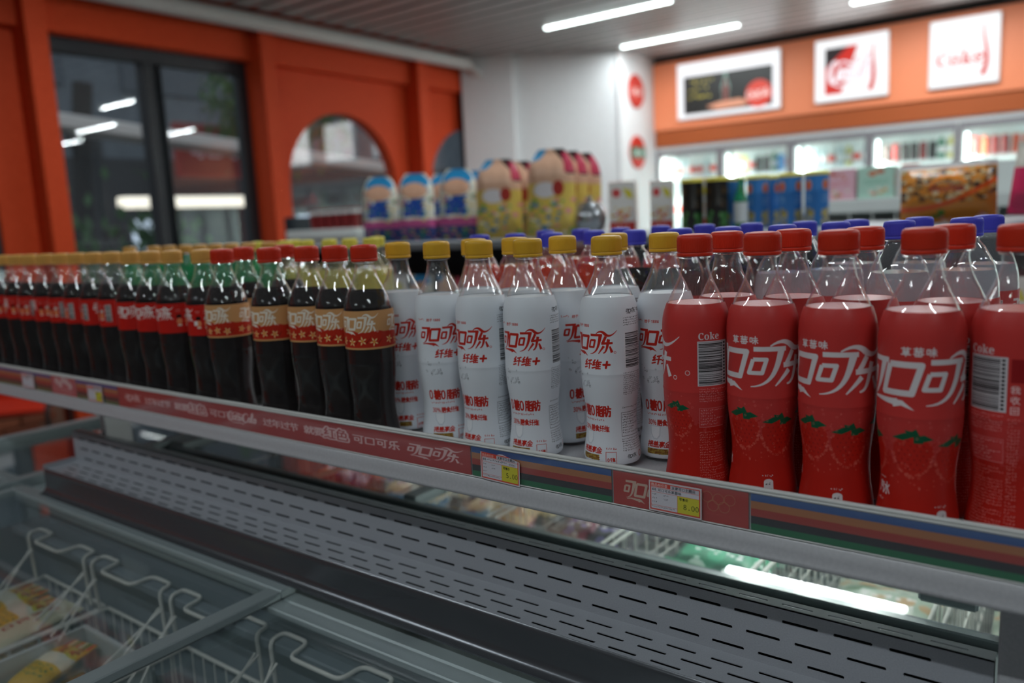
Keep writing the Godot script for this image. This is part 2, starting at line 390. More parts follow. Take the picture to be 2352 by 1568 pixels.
	"膳": "1,1 3,1 3,9.3;1,1 0.9,6 0.3,9.5;1,3.8 3,3.8;1,6.4 3,6.4;5.4,0.4 6,1.4;8.4,0.4 7.8,1.4;4.2,2 9.6,2;4.6,3.4 9.2,3.4;3.8,5 9.9,5;6.9,2 6.9,6;4.6,6.6 9.2,6.6 9.2,9.5 4.6,9.5 4.6,6.6",
	"食": "5,0.3 0.5,4;5,0.3 9.5,4;4.6,2.2 5.4,3;2.4,3.8 7.4,3.8 7.4,6.8;2.4,5.3 7.4,5.3;2.4,6.8 7.4,6.8;2.4,3.8 2.4,9.4 4.6,8.4;8.6,7 6,8.4;5,7 9.4,9.6",
	"千": "8,0.6 2,1.8;0.5,4.8 9.5,4.8;5.1,1.4 5.1,9.7",
	"焦": "3,0.4 0.8,3.4;2,2 2,6.8;2,1.6 9,1.6;2,3.3 8.4,3.3;2,5 8.4,5;2,6.7 9.4,6.7;5.4,1.6 5.4,6.7;1.6,8 0.8,9.5;3.8,8 4.2,9.4;6,8 6.6,9.4;8.2,8 9.4,9.4",
	"回": "1,1 9,1 9,9.3 1,9.3 1,1;3.4,3.6 6.6,3.6 6.6,6.6 3.4,6.6 3.4,3.6",
	"收": "1.2,1.6 1.2,6.6 3.4,5.6;3.4,0.5 3.4,9.6;6,0.5 4.6,4;5.6,2.4 9.6,2.4;8.4,2.4 7.6,5.8 4.4,9.5;5.4,3.6 7,7 9.8,9.5",
	"我": "4.2,0.6 1,1.8;0.4,3.8 9.6,3.8;2.8,1.4 2.8,9.2 1.6,8.8;0.6,7 4.6,5.6;6,0.5 6.4,5 8,8.6 9.4,9.2 9.6,7.6;9,5 4.8,9.2;7.6,1 8.8,2.4",
	"中": "1,2.6 9,2.6 9,6.4 1,6.4 1,2.6;5,0.4 5,9.7",
	"国": "1,1 9,1 9,9.4 1,9.4 1,1;2.8,3 7.2,3;3.2,5.2 6.8,5.2;2.6,7.6 7.4,7.6;5,3 5,7.6;6.2,6 6.8,7",
	"名": "4.2,0.4 1,4;3.2,1.6 7.6,1.6 5,5 1,7;3,3 4.4,4.4;3.6,5.8 8.4,5.8 8.4,9.5 3.6,9.5 3.6,5.8",
}

func canvas(w: int, h: int, c: Color) -> Image:
	var im := Image.create_empty(w, h, false, Image.FORMAT_RGBA8)
	im.fill(c)
	return im

func texture_of(im: Image, halve := true) -> ImageTexture:
	if halve: im.shrink_x2()
	return ImageTexture.create_from_image(im)

func fill_poly(im: Image, p: PackedVector2Array, c: Color) -> void:
	var lo := INF
	var hi := -INF
	for q in p:
		lo = minf(lo, q.y)
		hi = maxf(hi, q.y)
	var n := p.size()
	var w := im.get_width()
	for y in range(maxi(0, int(floor(lo))), mini(im.get_height() - 1, int(ceil(hi))) + 1):
		var yc := y + 0.5
		var xs := []
		for i in n:
			var a := p[i]
			var d := p[(i + 1) % n]
			if (a.y <= yc) != (d.y <= yc): xs.append(a.x + (yc - a.y) / (d.y - a.y) * (d.x - a.x))
		xs.sort()
		for k in range(0, xs.size() - 1, 2):
			var x0 := maxi(0, int(round(xs[k])))
			var x1 := mini(w, int(round(xs[k + 1])))
			if x1 > x0: im.fill_rect(Rect2i(x0, y, x1 - x0, 1), c)

func disc(im: Image, at: Vector2, r: float, c: Color, squash := 1.0) -> void:
	var p := PackedVector2Array()
	var n := 10 if r < 12 else 28
	for i in n: p.append(at + Vector2(cos(TAU * i / n), sin(TAU * i / n) * squash) * r)
	fill_poly(im, p, c)

func ring(im: Image, at: Vector2, r: float, w: float, c: Color) -> void:
	var p := []
	for i in 33: p.append(at + Vector2(cos(TAU * i / 32), sin(TAU * i / 32)) * r)
	stroke(im, p, w, w, c)

func stroke(im: Image, p: Array, w0: float, w1: float, c: Color, caps := true) -> void:
	# a line whose width runs from w0 to w1
	var n := p.size()
	for i in n - 1:
		var d: Vector2 = (p[i + 1] - p[i])
		if d.length() < 0.01: continue
		var s := Vector2(-d.y, d.x).normalized()
		var a: float = lerpf(w0, w1, float(i) / (n - 1)) / 2.0
		var e: float = lerpf(w0, w1, float(i + 1) / (n - 1)) / 2.0
		fill_poly(im, PackedVector2Array([p[i] + s * a, p[i + 1] + s * e, p[i + 1] - s * e, p[i] - s * a]), c)
		if i > 0 and a > 0.8: disc(im, p[i], a, c)
	if caps and w0 > 2.0:
		disc(im, p[0], w0 / 2.0, c)
		disc(im, p[n - 1], w1 / 2.0, c)

func bez(a: Vector2, b: Vector2, c: Vector2, d: Vector2, n := 12) -> Array:
	var out := []
	for i in n + 1: out.append(a.bezier_interpolate(b, c, d, float(i) / n))
	return out

func han(im: Image, text: String, at: Vector2, size: float, c: Color, weight := 0.1, slant := 0.0, gap := 1.06, wide := 1.0) -> float:
	# Chinese lettering from strokes; returns the x where the next letter would start
	var x := at.x
	for ch in text:
		if ch == " ":
			x += size * 0.5
			continue
		if not STROKES.has(ch):
			x = latin(im, ch, Vector2(x, at.y + size * 0.08), size * 0.86, c, slant, wide)
			continue
		for s in STROKES[ch].split(";"):
			var p := []
			for q in s.split(" "):
				var xy: PackedStringArray = q.split(",")
				var v := Vector2(float(xy[0]), float(xy[1])) / 10.0
				p.append(Vector2(x + (v.x * wide + slant * (1.0 - v.y)) * size, at.y + v.y * size))
			stroke(im, p, weight * size, weight * size, c)
		x += size * gap * wide
	return x

func latin(im: Image, text: String, at: Vector2, size: float, c: Color, slant := 0.0, wide := 1.0, face := "Droid Sans", heavy := true) -> float:
	# Latin letters and digits, drawn from a font's own outlines; at is the top left, size the height of a capital
	var f := SystemFont.new()
	f.font_names = PackedStringArray([face])
	f.font_weight = 700 if heavy else 400
	var m := TextMesh.new()
	m.font = f
	m.font_size = 96
	m.pixel_size = 1.0 / 96.0
	m.depth = 0.0
	m.text = text
	m.horizontal_alignment = HORIZONTAL_ALIGNMENT_LEFT
	m.vertical_alignment = VERTICAL_ALIGNMENT_BOTTOM
	var a := m.get_mesh_arrays()
	var v: PackedVector3Array = a[Mesh.ARRAY_VERTEX]
	var idx = a[Mesh.ARRAY_INDEX]
	if v.is_empty(): return at.x + size * 0.5
	var k := size / 0.72
	var base := at.y + size
	var right := 0.0
	var low := 1e9
	for q in v: low = minf(low, q.x)
	var desc := 0.0
	var order: Array = range(v.size()) if idx == null or idx.is_empty() else Array(idx)
	# the line's baseline: TextMesh puts the bottom of the line at y = 0
	desc = f.get_descent(96) / 96.0
	for i in range(0, order.size() - 2, 3):
		var p := PackedVector2Array()
		for j in 3:
			var q: Vector3 = v[order[i + j]]
			var y := (q.y - desc) * k
			p.append(Vector2(at.x + (q.x - minf(low, 0.0)) * k * wide + slant * y, base - y))
			right = maxf(right, (q.x - minf(low, 0.0)) * k * wide)
		fill_poly(im, p, c)
	return at.x + right + size * 0.12

func logo(im: Image, at: Vector2, w: float, h: float, c: Color) -> void:
	# the slanted four-letter lettering with its two ribbons
	var sx := w / 4.3
	var sh := 0.26
	var F := func(u: float, v: float) -> Vector2: return at + Vector2((u + sh * (1.0 - v)) * sx, v * h)
	var L := func(a: Array) -> Array:
		var o := []
		for q in a: o.append(F.call(q[0], q[1]))
		return o
	var t := h * 0.115
	stroke(im, L.call([[0.1, 0.1], [1.0, 0.1]]), t, t, c, false)
	stroke(im, L.call([[0.14, 0.33], [0.5, 0.33], [0.46, 0.63], [0.12, 0.63], [0.14, 0.33]]), t * 0.85, t * 0.85, c, false)
	stroke(im, bez(F.call(0.84, 0.1), F.call(0.82, 0.62), F.call(0.8, 0.9), F.call(0.34, 0.94)), t * 1.5, t * 0.2, c, false)
	stroke(im, L.call([[1.06, 0.17], [1.86, 0.17], [1.8, 0.78], [1.04, 0.78], [1.06, 0.17]]), t * 1.15, t * 1.15, c, false)
	stroke(im, bez(F.call(0.42, 1.0), F.call(0.8, 0.9), F.call(1.15, 1.0), F.call(1.5, 0.98)), t * 0.3, t * 1.3, c, false)
	fill_poly(im, PackedVector2Array(L.call([[1.3, 0.92], [1.62, 0.94], [1.98, 1.14], [1.62, 1.05], [1.42, 1.1]])), c)
	stroke(im, L.call([[2.05, 0.1], [3.0, 0.1]]), t, t, c, false)
	stroke(im, L.call([[2.1, 0.35], [2.48, 0.35], [2.44, 0.68], [2.06, 0.68], [2.1, 0.35]]), t * 0.85, t * 0.85, c, false)
	stroke(im, bez(F.call(2.86, 0.1), F.call(2.84, 0.62), F.call(2.8, 0.98), F.call(2.2, 1.02)), t * 1.5, t * 0.2, c, false)
	var a1 := bez(F.call(2.5, 0.03), F.call(2.75, -0.12), F.call(2.95, -0.1), F.call(3.2, 0.05))
	stroke(im, a1, t * 0.3, t * 1.3, c, false)
	stroke(im, bez(F.call(3.2, 0.05), F.call(3.45, 0.18), F.call(3.75, 0.16), F.call(4.05, -0.12)), t * 1.3, t * 0.15, c, false)
	stroke(im, L.call([[3.28, 0.16], [3.1, 0.52]]), t * 1.1, t * 1.1, c, false)
	stroke(im, L.call([[3.02, 0.5], [3.86, 0.48]]), t * 1.1, t * 0.9, c, false)
	stroke(im, bez(F.call(3.52, 0.3), F.call(3.5, 0.7), F.call(3.5, 0.95), F.call(3.26, 0.96)), t * 1.3, t * 0.4, c, false)
	stroke(im, L.call([[3.24, 0.62], [2.9, 1.0]]), t * 1.1, t * 0.3, c, false)
	stroke(im, L.call([[3.68, 0.64], [3.92, 0.94]]), t * 0.7, t * 1.2, c, false)
	ring(im, F.call(4.14, 0.94), h * 0.05, h * 0.018, c)

func script_word(im: Image, at: Vector2, w: float, h: float, c: Color) -> void:
	# the flowing Latin word, two capitals with long tails
	var F := func(u: float, v: float) -> Vector2: return at + Vector2(u * w, v * h)
	var t := h * 0.1
	for o in [0.0, 0.5]:
		stroke(im, bez(F.call(o + 0.17, 0.28), F.call(o + 0.14, -0.02), F.call(o - 0.03, 0.25), F.call(o + 0.0, 0.66)), t * 0.5, t * 1.5, c)
		stroke(im, bez(F.call(o + 0.0, 0.66), F.call(o + 0.03, 1.0), F.call(o + 0.12, 0.8), F.call(o + 0.15, 0.62)), t * 1.5, t * 0.6, c)
	var x := 0.15
	for ch in "oca-":
		if ch == "-":
			stroke(im, [F.call(0.42, 0.56), F.call(0.47, 0.54)], t, t, c)
			continue
		var e := 0.075
		stroke(im, bez(F.call(x + e, 0.45), F.call(x + 0.01, 0.38), F.call(x - 0.01, 0.8), F.call(x + 0.05, 0.78)), t, t * 0.8, c)
		if ch != "c": stroke(im, bez(F.call(x + 0.05, 0.78), F.call(x + 0.09, 0.74), F.call(x + 0.09, 0.45), F.call(x + e, 0.45)), t * 0.8, t, c)
		stroke(im, [F.call(x + 0.05, 0.78), F.call(x + 0.1, 0.68)], t * 0.6, t * 0.4, c)
		x += 0.09
	x = 0.65
	for ch in "ola":
		if ch == "l":
			stroke(im, bez(F.call(x, 0.78), F.call(x + 0.1, 0.3), F.call(x + 0.1, -0.1), F.call(x + 0.05, 0.1)), t * 0.7, t * 0.7, c)
			stroke(im, bez(F.call(x + 0.05, 0.1), F.call(x + 0.02, 0.4), F.call(x, 0.8), F.call(x + 0.06, 0.76)), t, t, c)
			x += 0.08
			continue
		stroke(im, bez(F.call(x + 0.075, 0.45), F.call(x + 0.01, 0.38), F.call(x - 0.01, 0.8), F.call(x + 0.05, 0.78)), t, t * 0.8, c)
		stroke(im, bez(F.call(x + 0.05, 0.78), F.call(x + 0.09, 0.74), F.call(x + 0.09, 0.45), F.call(x + 0.075, 0.45)), t * 0.8, t, c)
		x += 0.1
	stroke(im, bez(F.call(0.14, 0.3), F.call(0.3, 0.0), F.call(0.4, 0.35), F.call(0.52, 0.3)), t * 0.4, t * 0.9, c)
	stroke(im, bez(F.call(0.05, 0.84), F.call(0.2, 1.15), F.call(0.35, 0.85), F.call(0.5, 1.0)), t * 0.4, t * 0.8, c)

func small_print(im: Image, r: Rect2, line: float, c: Color, fill := 0.85) -> void:
	# paragraphs too small to read: rows of letter-sized specks
	var y := r.position.y
	while y + line * 0.7 < r.end.y:
		var x := r.position.x
		var stop := r.end.x if rng.randf() < fill else r.position.x + r.size.x * rng.randf_range(0.4, 0.9)
		while x + line * 0.6 < stop:
			for k in 3:
				var q := Vector2(x + rng.randf() * line * 0.45, y + rng.randf() * line * 0.5)
				im.fill_rect(Rect2i(int(q.x), int(q.y), maxi(1, int(line * rng.randf_range(0.12, 0.4))), maxi(1, int(line * rng.randf_range(0.12, 0.3)))), c)
			x += line * 0.8
		y += line

func barcode(im: Image, r: Rect2, paper: Color, c: Color) -> void:
	im.fill_rect(Rect2i(r.grow(r.size.x * 0.04)), paper)
	var y := r.position.y
	while y < r.end.y - 3:
		var h := rng.randi_range(1, 4) * r.size.y / 150.0
		im.fill_rect(Rect2i(int(r.position.x), int(y), int(r.size.x * 0.86), maxi(1, int(h))), c)
		y += h + rng.randi_range(1, 3) * r.size.y / 130.0
	var n := 0
	while n < 13:
		im.fill_rect(Rect2i(int(r.position.x + r.size.x * 0.9), int(r.position.y + r.size.y * (n + 0.2) / 13.0), int(r.size.x * 0.08), int(r.size.y * 0.045)), c)
		n += 1

func speckle(im: Image, r: Rect2, n: int, s0: float, s1: float, cols: Array) -> void:
	for i in n:
		var q := Vector2(rng.randf_range(r.position.x, r.end.x), rng.randf_range(r.position.y, r.end.y))
		disc(im, q, rng.randf_range(s0, s1), cols[rng.randi() % cols.size()], rng.randf_range(0.5, 1.0))

# ---------------------------------------------------------------- materials
func mat(called: String, c: Color, rough := 0.6, metal := 0.0, tex: Texture2D = null) -> StandardMaterial3D:
	var m := StandardMaterial3D.new()
	m.resource_name = called
	m.albedo_color = c
	m.roughness = rough
	m.metallic = metal
	if tex: m.albedo_texture = tex
	M[called] = m
	return m

func clear(called: String, c: Color, alpha: float, rough := 0.03) -> StandardMaterial3D:
	var m := mat(called, Color(c, alpha), rough)
	m.transparency = BaseMaterial3D.TRANSPARENCY_ALPHA
	return m

func glow(called: String, c: Color, energy: float, tex: Texture2D = null) -> StandardMaterial3D:
	var m := mat(called, Color(0.9, 0.9, 0.9) if tex == null else Color8(120, 120, 120), 0.4, 0.0, tex)
	m.emission_enabled = true
	m.emission = c
	m.emission_energy_multiplier = energy
	if tex:
		m.emission_operator = BaseMaterial3D.EMISSION_OP_MULTIPLY
		m.emission_texture = tex
	return m

func noise_tex(freq: float, c0: Color, c1: Color, size := 256, oct := 4, seed_ := 1) -> NoiseTexture2D:
	var n := FastNoiseLite.new()
	n.seed = seed_
	n.frequency = freq
	n.fractal_octaves = oct
	var t := NoiseTexture2D.new()
	t.width = size
	t.height = size
	t.seamless = true
	t.noise = n
	var g := Gradient.new()
	g.set_color(0, c0)
	g.set_color(1, c1)
	t.color_ramp = g
	return t

func tri_mat(called: String, tex: Texture2D, rough: float, scale: float, metal := 0.0) -> StandardMaterial3D:
	var m := mat(called, Color.WHITE, rough, metal, tex)
	m.uv1_triplanar = true
	m.uv1_world_triplanar = true
	m.uv1_scale = Vector3.ONE * scale
	return m

func make_materials() -> void:
	tri_mat("shelf_metal", noise_tex(0.12, Color8(168, 168, 172), Color8(182, 182, 186), 256, 3, 3), 0.32, 8.0)
	M.shelf_metal.metallic_specular = 0.6
	tri_mat("tray_metal", noise_tex(0.2, Color8(150, 153, 160), Color8(164, 167, 174), 256, 3, 4), 0.3, 10.0)
	M.tray_metal.metallic_specular = 0.7
	mat("flange_lit_metal", Color8(204, 210, 214), 0.22)  # tray metal made lighter, for the light the flange catches
	M.flange_lit_metal.metallic_specular = 0.8
	mat("nose_shade_metal", Color8(104, 107, 112), 0.24, 0.7)  # tray metal set darker, standing in for shade on the nose
	mat("lip_white", Color8(205, 205, 202), 0.3)
	tri_mat("freezer_frame", noise_tex(0.3, Color8(138, 150, 152), Color8(152, 163, 165), 256, 3, 5), 0.38, 12.0, 0.2)
	mat("steel", Color8(176, 180, 184), 0.22, 0.85)
	mat("black_seal", Color8(22, 24, 26), 0.7)
	mat("freezer_inside", Color8(112, 124, 132), 0.55)
	mat("freezer_body", Color8(190, 192, 194), 0.4)
	mat("wire_white", Color8(212, 214, 208), 0.4)
	mat("tub_white", Color8(186, 192, 192), 0.5)
	clear("lid_glass", Color8(160, 190, 190), 0.05, 0.0)
	clear("window_glass", Color8(120, 140, 150), 0.06, 0.0)
	clear("pet", Color8(235, 238, 242), 0.02, 0.0)
	clear("pet_green", Color8(10, 150, 90), 0.62, 0.05)
	clear("lemon", Color8(214, 206, 96), 0.55, 0.08)
	clear("milky", Color8(196, 196, 204), 0.6, 0.1)
	clear("orange_drink", Color8(216, 62, 30), 0.86, 0.1)
	mat("cola", Color8(20, 10, 8), 0.8)
	M.cola.specular_mode = BaseMaterial3D.SPECULAR_DISABLED
	mat("white_drink", Color8(214, 218, 222), 0.4)
	mat("red_drink", Color8(196, 58, 52), 0.3)
	for c in [["cap_gold", Color8(226, 172, 48)], ["cap_red", Color8(208, 50, 26)], ["cap_blue", Color8(78, 78, 204)], ["cap_tan", Color8(222, 164, 84)], ["cap_yellow", Color8(238, 222, 92)]]:
		mat(c[0], c[1], 0.42)
		M[c[0]].metallic_specular = 0.4
	# room
	tri_mat("orange_paint", noise_tex(0.05, Color8(208, 72, 36), Color8(218, 80, 42), 256, 3, 6), 0.55, 1.5)
	M.orange_paint.metallic_specular = 0.25
	tri_mat("white_wall", noise_tex(0.08, Color8(222, 222, 222), Color8(232, 232, 232), 256, 4, 7), 0.8, 1.0)
	mat("pipe_white", Color8(206, 204, 200), 0.45)
	tri_mat("ceiling_metal", noise_tex(0.06, Color8(164, 160, 158), Color8(176, 172, 170), 256, 3, 8), 0.42, 1.0)
	mat("ceiling_void", Color8(52, 52, 52), 0.9)
	tri_mat("floor_tile", noise_tex(0.04, Color8(112, 108, 104), Color8(134, 130, 124), 512, 5, 9), 0.35, 0.8)
	mat("dark_frame", Color8(44, 48, 52), 0.45)
	mat("fascia_orange", Color8(252, 146, 100), 0.5)
	mat("fascia_brown", Color8(176, 84, 30), 0.55)
	mat("cooler_white", Color8(226, 230, 230), 0.4)
	mat("cooler_frame", Color8(150, 146, 150), 0.35, 0.3)
	mat("black_trim", Color8(18, 18, 18), 0.6)
	mat("gondola_grey", Color8(128, 132, 138), 0.45)
	mat("gondola_dark", Color8(30, 42, 50), 0.6)
	mat("gondola_white", Color8(214, 220, 218), 0.45)

# ---------------------------------------------------------------- label print
const LW := 2048.0
const LH := 1874.0

var turned := 0.0

func la(angle: float, h: float) -> Vector2:   # a place on a wrap-round label: degrees round the bottle, millimetres above its base
	return Vector2((0.5 + (angle - turned) / 360.0) * LW, (172.0 - h) / 172.0 * LH)

func lr(a0: float, a1: float, h1: float, h0: float) -> Rect2:
	var p := la(a0, h1)
	return Rect2(p, la(a1, h0) - p)

func mm(x: float) -> float: return x * LW / 188.0

func label_white() -> ImageTexture:
	var im := canvas(int(LW), int(LH), Color8(226, 230, 236))
	var red := Color8(196, 42, 30)
	var ink := Color8(40, 40, 44)
	logo(im, la(-57, 137), mm(58), mm(21), red)
	han(im, "始于", la(-34, 146), mm(3.6), red, 0.12, 0.15)
	latin(im, "1886", la(-18, 145.6), mm(2.8), red, 0.15, 1.0)
	small_print(im, lr(-58, -37, 146, 142.6), mm(3.4), red, 1.0)
	var x := han(im, "纤维", la(-19, 110), mm(10), red, 0.15, 0.22)
	han(im, "+", Vector2(x, la(0, 110).y), mm(10), red, 0.22, 0.22)
	for i in 26:
		var p := la(-24 + rng.randf_range(-22, 24), 80 + absf(rng.randfn(0, 6.5)))
		var r := mm(rng.randf_range(0.5, 1.2))
		var g := Color8(118, 122, 128)
		if rng.randf() < 0.6: ring(im, p, r, mm(0.28), g)
		else: disc(im, p, r * 0.8, Color8(150, 154, 160))
	x = la(-45, 62).x
	for ch in "0糖0脂肪":
		if ch == "0": x = latin(im, "0", Vector2(x, la(0, 61.4).y), mm(11), red, 0.0, 0.82) + mm(0.4)
		else: x = han(im, ch, Vector2(x, la(0, 62).y), mm(12), red, 0.15, 0.0, 1.0, 0.76)
	small_print(im, lr(-40, 24, 47.5, 44.4), mm(3.2), red, 1.0)
	x = latin(im, "30%", la(-37, 40.4), mm(5.4), red, 0.0, 0.8)
	han(im, "膳食纤维", Vector2(x + mm(0.6), la(0, 41).y), mm(6.6), red, 0.15, 0.0, 1.02, 0.9)
	fill_poly(im, PackedVector2Array([la(-30, 34), la(-4, 34), la(-5, 24), la(-11, 20), la(-20, 20), la(-28, 26)]), Color8(206, 211, 218))
	fill_poly(im, PackedVector2Array([la(-28, 33.4), la(-6, 33.4), la(-7, 25), la(-12, 21.4), la(-19, 21.4), la(-26, 26)]), Color8(236, 238, 242))
	han(im, "揭盖赢金", la(-34, 18.4), mm(6.6), red, 0.14, 0.12, 1.02)
	im.fill_rect(Rect2i(lr(-34, 12, 10.4, 4.6)), Color8(148, 118, 48))
	for i in 60: im.fill_rect(Rect2i(Vector2i(la(-34 + rng.randf() * 43, 10 - rng.randf() * 5)), Vector2i(rng.randi_range(8, 30), 8)), Color8(176, 148, 70) if i % 2 else Color8(120, 60, 30))
	# the small round-cornered energy mark
	for i in 2:
		var w := [red, Color8(226, 230, 236)][i] as Color
		im.fill_rect(Rect2i(lr(26, 48, 14, 1).grow(-mm(0.5) * i)), w)
	latin(im, "0", la(29, 7.6), mm(4), red, 0, 0.8)
	han(im, "千焦", la(34, 8), mm(4.2), red, 0.15, 0, 0.95, 0.7)
	small_print(im, lr(26, 48, 18.6, 15.4), mm(3), red, 1.0)
	# the panel of facts
	logo(im, la(74, 160), mm(16), mm(4.6), ink)
	han(im, "中国", la(108, 160.4), mm(4.4), ink, 0.12)
	small_print(im, lr(68, 122, 152, 143), mm(2.3), ink)
	barcode(im, lr(72, 120, 136, 101), Color8(232, 234, 238), Color8(20, 20, 22))
	small_print(im, lr(66, 122, 96, 72), mm(2.0), ink)
	small_print(im, lr(64, 120, 60, 57), mm(2.4), ink)
	var t := lr(62, 122, 54, 29)
	for i in 2: im.fill_rect(Rect2i(t.grow(-mm(0.35) * i)), [ink, Color8(226, 230, 236)][i])
	small_print(im, t.grow(-mm(1.4)), mm(2.7), ink, 0.3)
	small_print(im, lr(62, 124, 27, 12), mm(2.3), ink)
	ring(im, la(110, 8), mm(3), mm(0.7), red)
	logo(im, la(70, 10), mm(14), mm(4), ink)
	small_print(im, lr(128, 176, 150, 20), mm(2.2), Color8(120, 124, 130))
	logo(im, la(-176, 137), mm(50), mm(19), red)
	return texture_of(im)

func berry(im: Image, at: Vector2, r: float, seed_c: Color) -> void:
	# a strawberry with its crown of leaves, ringed with bubbles
	var p := PackedVector2Array()
	for i in 30:
		var a := TAU * i / 30.0
		var k := 1.0 - 0.22 * maxf(0.0, sin(a)) * absf(cos(a)) + 0.12 * maxf(0.0, sin(a))
		p.append(at + Vector2(cos(a) * r * k * (1.0 - 0.25 * maxf(0.0, sin(a))), sin(a) * r * 1.1))
	fill_poly(im, p, Color8(196, 34, 22))
	var row := 0
	for y in range(int(-r * 0.7), int(r * 0.9), int(r * 0.24)):
		for x in range(int(-r * 0.8), int(r * 0.8), int(r * 0.3)):
			var q := Vector2(x + (row % 2) * r * 0.14, y)
			if q.length() < r * 0.82: disc(im, at + q, r * 0.045, seed_c, 1.4)
		row += 1
	for i in 70:
		var a2 := rng.randf_range(0.0, PI) if i % 3 else rng.randf() * TAU
		var q2 := at + Vector2(cos(a2) * r * rng.randf_range(0.9, 1.08), sin(a2) * r * 1.1 * rng.randf_range(0.92, 1.1))
		ring(im, q2, r * rng.randf_range(0.025, 0.06), mm(0.22), Color8(226, 110, 96))
	for l in [[-1.0, -0.78, 0.22], [-0.35, -1.22, 0.2], [0.15, -1.32, 0.24], [0.95, -0.82, 0.24], [0.5, -0.62, 0.26]]:
		var tip: Vector2 = at + Vector2(l[0], l[1]) * r
		var root := at + Vector2(0.05, -0.92) * r
		var d: Vector2 = (tip - root)
		var s: Vector2 = Vector2(-d.y, d.x).normalized() * l[2] * r
		fill_poly(im, PackedVector2Array([root, root + d * 0.35 + s, tip, root + d * 0.5 - s * 0.7]), Color8(18, 88, 58))

func label_pink() -> ImageTexture:
	turned = 45.0
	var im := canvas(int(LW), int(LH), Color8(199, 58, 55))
	var pale := Color8(222, 214, 216)
	# the red lower field with its ragged bubbly edge
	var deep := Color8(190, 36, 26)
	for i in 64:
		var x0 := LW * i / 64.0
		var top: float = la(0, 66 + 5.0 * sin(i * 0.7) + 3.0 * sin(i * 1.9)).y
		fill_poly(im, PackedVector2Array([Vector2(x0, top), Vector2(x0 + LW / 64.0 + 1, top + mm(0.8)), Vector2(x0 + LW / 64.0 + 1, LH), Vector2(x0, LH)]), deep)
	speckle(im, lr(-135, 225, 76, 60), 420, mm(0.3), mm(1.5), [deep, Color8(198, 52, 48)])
	for b in [[-17, 66, 15.5], [46, 62, 15.0], [108, 68, 14.0], [-92, 64, 15.0]]: berry(im, la(b[0], b[1]), mm(b[2]), Color8(168, 26, 20))
	for i in 150: ring(im, la(rng.randf_range(-130, 140), rng.randf_range(38, 92)), mm(rng.randf_range(0.3, 0.9)), mm(0.22), Color8(228, 120, 108))
	logo(im, la(-122, 140), mm(124), mm(35), pale)
	han(im, "草莓味", la(-35, 147.5), mm(7), pale, 0.13, 0, 1.22)
	han(im, "汽水", la(-82, 40), mm(10), pale, 0.12, 0, 0.98, 0.72)
	small_print(im, lr(-84, -62, 44, 41), mm(2.6), pale)
	small_print(im, lr(-86, -64, 27, 22), mm(3.2), pale)
	im.fill_rect(Rect2i(lr(20, 36, 21, 8)), pale)
	disc(im, la(28, 21), mm(4.2), pale, 0.6)
	latin(im, "180", la(21.5, 15.4), mm(3.6), Color8(24, 20, 22), 0, 0.8)
	small_print(im, lr(23, 34, 20.6, 17.4), mm(3), Color8(30, 24, 26), 1.0)
	small_print(im, lr(17, 40, 27.4, 24.6), mm(2.8), pale, 1.0)
	latin(im, "Coke", la(149, 147.5), mm(6), pale, 0.0, 0.95, "Droid Serif", true)
	ring(im, la(131, 112), mm(2), mm(0.5), pale)
	barcode(im, lr(150, 202, 139, 101), Color8(206, 200, 204), Color8(26, 22, 24))
	small_print(im, lr(150, 202, 98, 84), mm(2.2), Color8(226, 160, 160))
	var t := lr(150, 202, 80, 62)
	for i in 2: im.fill_rect(Rect2i(t.grow(-mm(0.3) * i)), [Color8(226, 150, 150), Color8(206, 62, 60)][i])
	small_print(im, t.grow(-mm(1.2)), mm(2.6), Color8(226, 160, 160), 0.3)
	small_print(im, lr(150, 204, 58, 12), mm(2.3), Color8(222, 140, 136))
	im.fill_rect(Rect2i(lr(208, 224, 139, 122)), Color8(150, 26, 30))
	for i in 3: han(im, "回收我"[2 - i], la(208, 120 - i * 7.5), mm(6), Color8(230, 190, 190), 0.12)
	small_print(im, lr(206, 224, 96, 14), mm(2.5), Color8(222, 140, 136))
	turned = 0.0
	return texture_of(im)

func label_red() -> ImageTexture:
	var im := canvas(2048, 480, Color8(196, 34, 26))
	var white := Color8(232, 226, 222)
	for o in [0.0, 1024.0]:
		logo(im, Vector2(o + 40, 70), 520, 190, white)
		# little pictures of hats, hands and food beside the lettering
		for k in 3:
			var c := Vector2(o + 640 + k * 130, 250)
			fill_poly(im, PackedVector2Array([c + Vector2(-34, -70), c + Vector2(30, -74), c + Vector2(44, -20), c + Vector2(-46, -16)]), Color8(26, 18, 18) if k != 1 else Color8(196, 190, 182))
			disc(im, c + Vector2(0, 40), 44, Color8(226, 136, 92) if k < 2 else Color8(150, 44, 30), 1.2)
			im.fill_rect(Rect2i(int(c.x - 30), int(c.y + 90), 60, 26), Color8(226, 214, 200))
			small_print(im, Rect2(c.x - 46, 90, 90, 60), 24, white, 1.0)
	barcode(im, Rect2(1880, 90, 110, 300), Color8(214, 208, 206), Color8(20, 20, 20))
	im.fill_rect(Rect2i(560, 250, 60, 70), white)
	return texture_of(im)

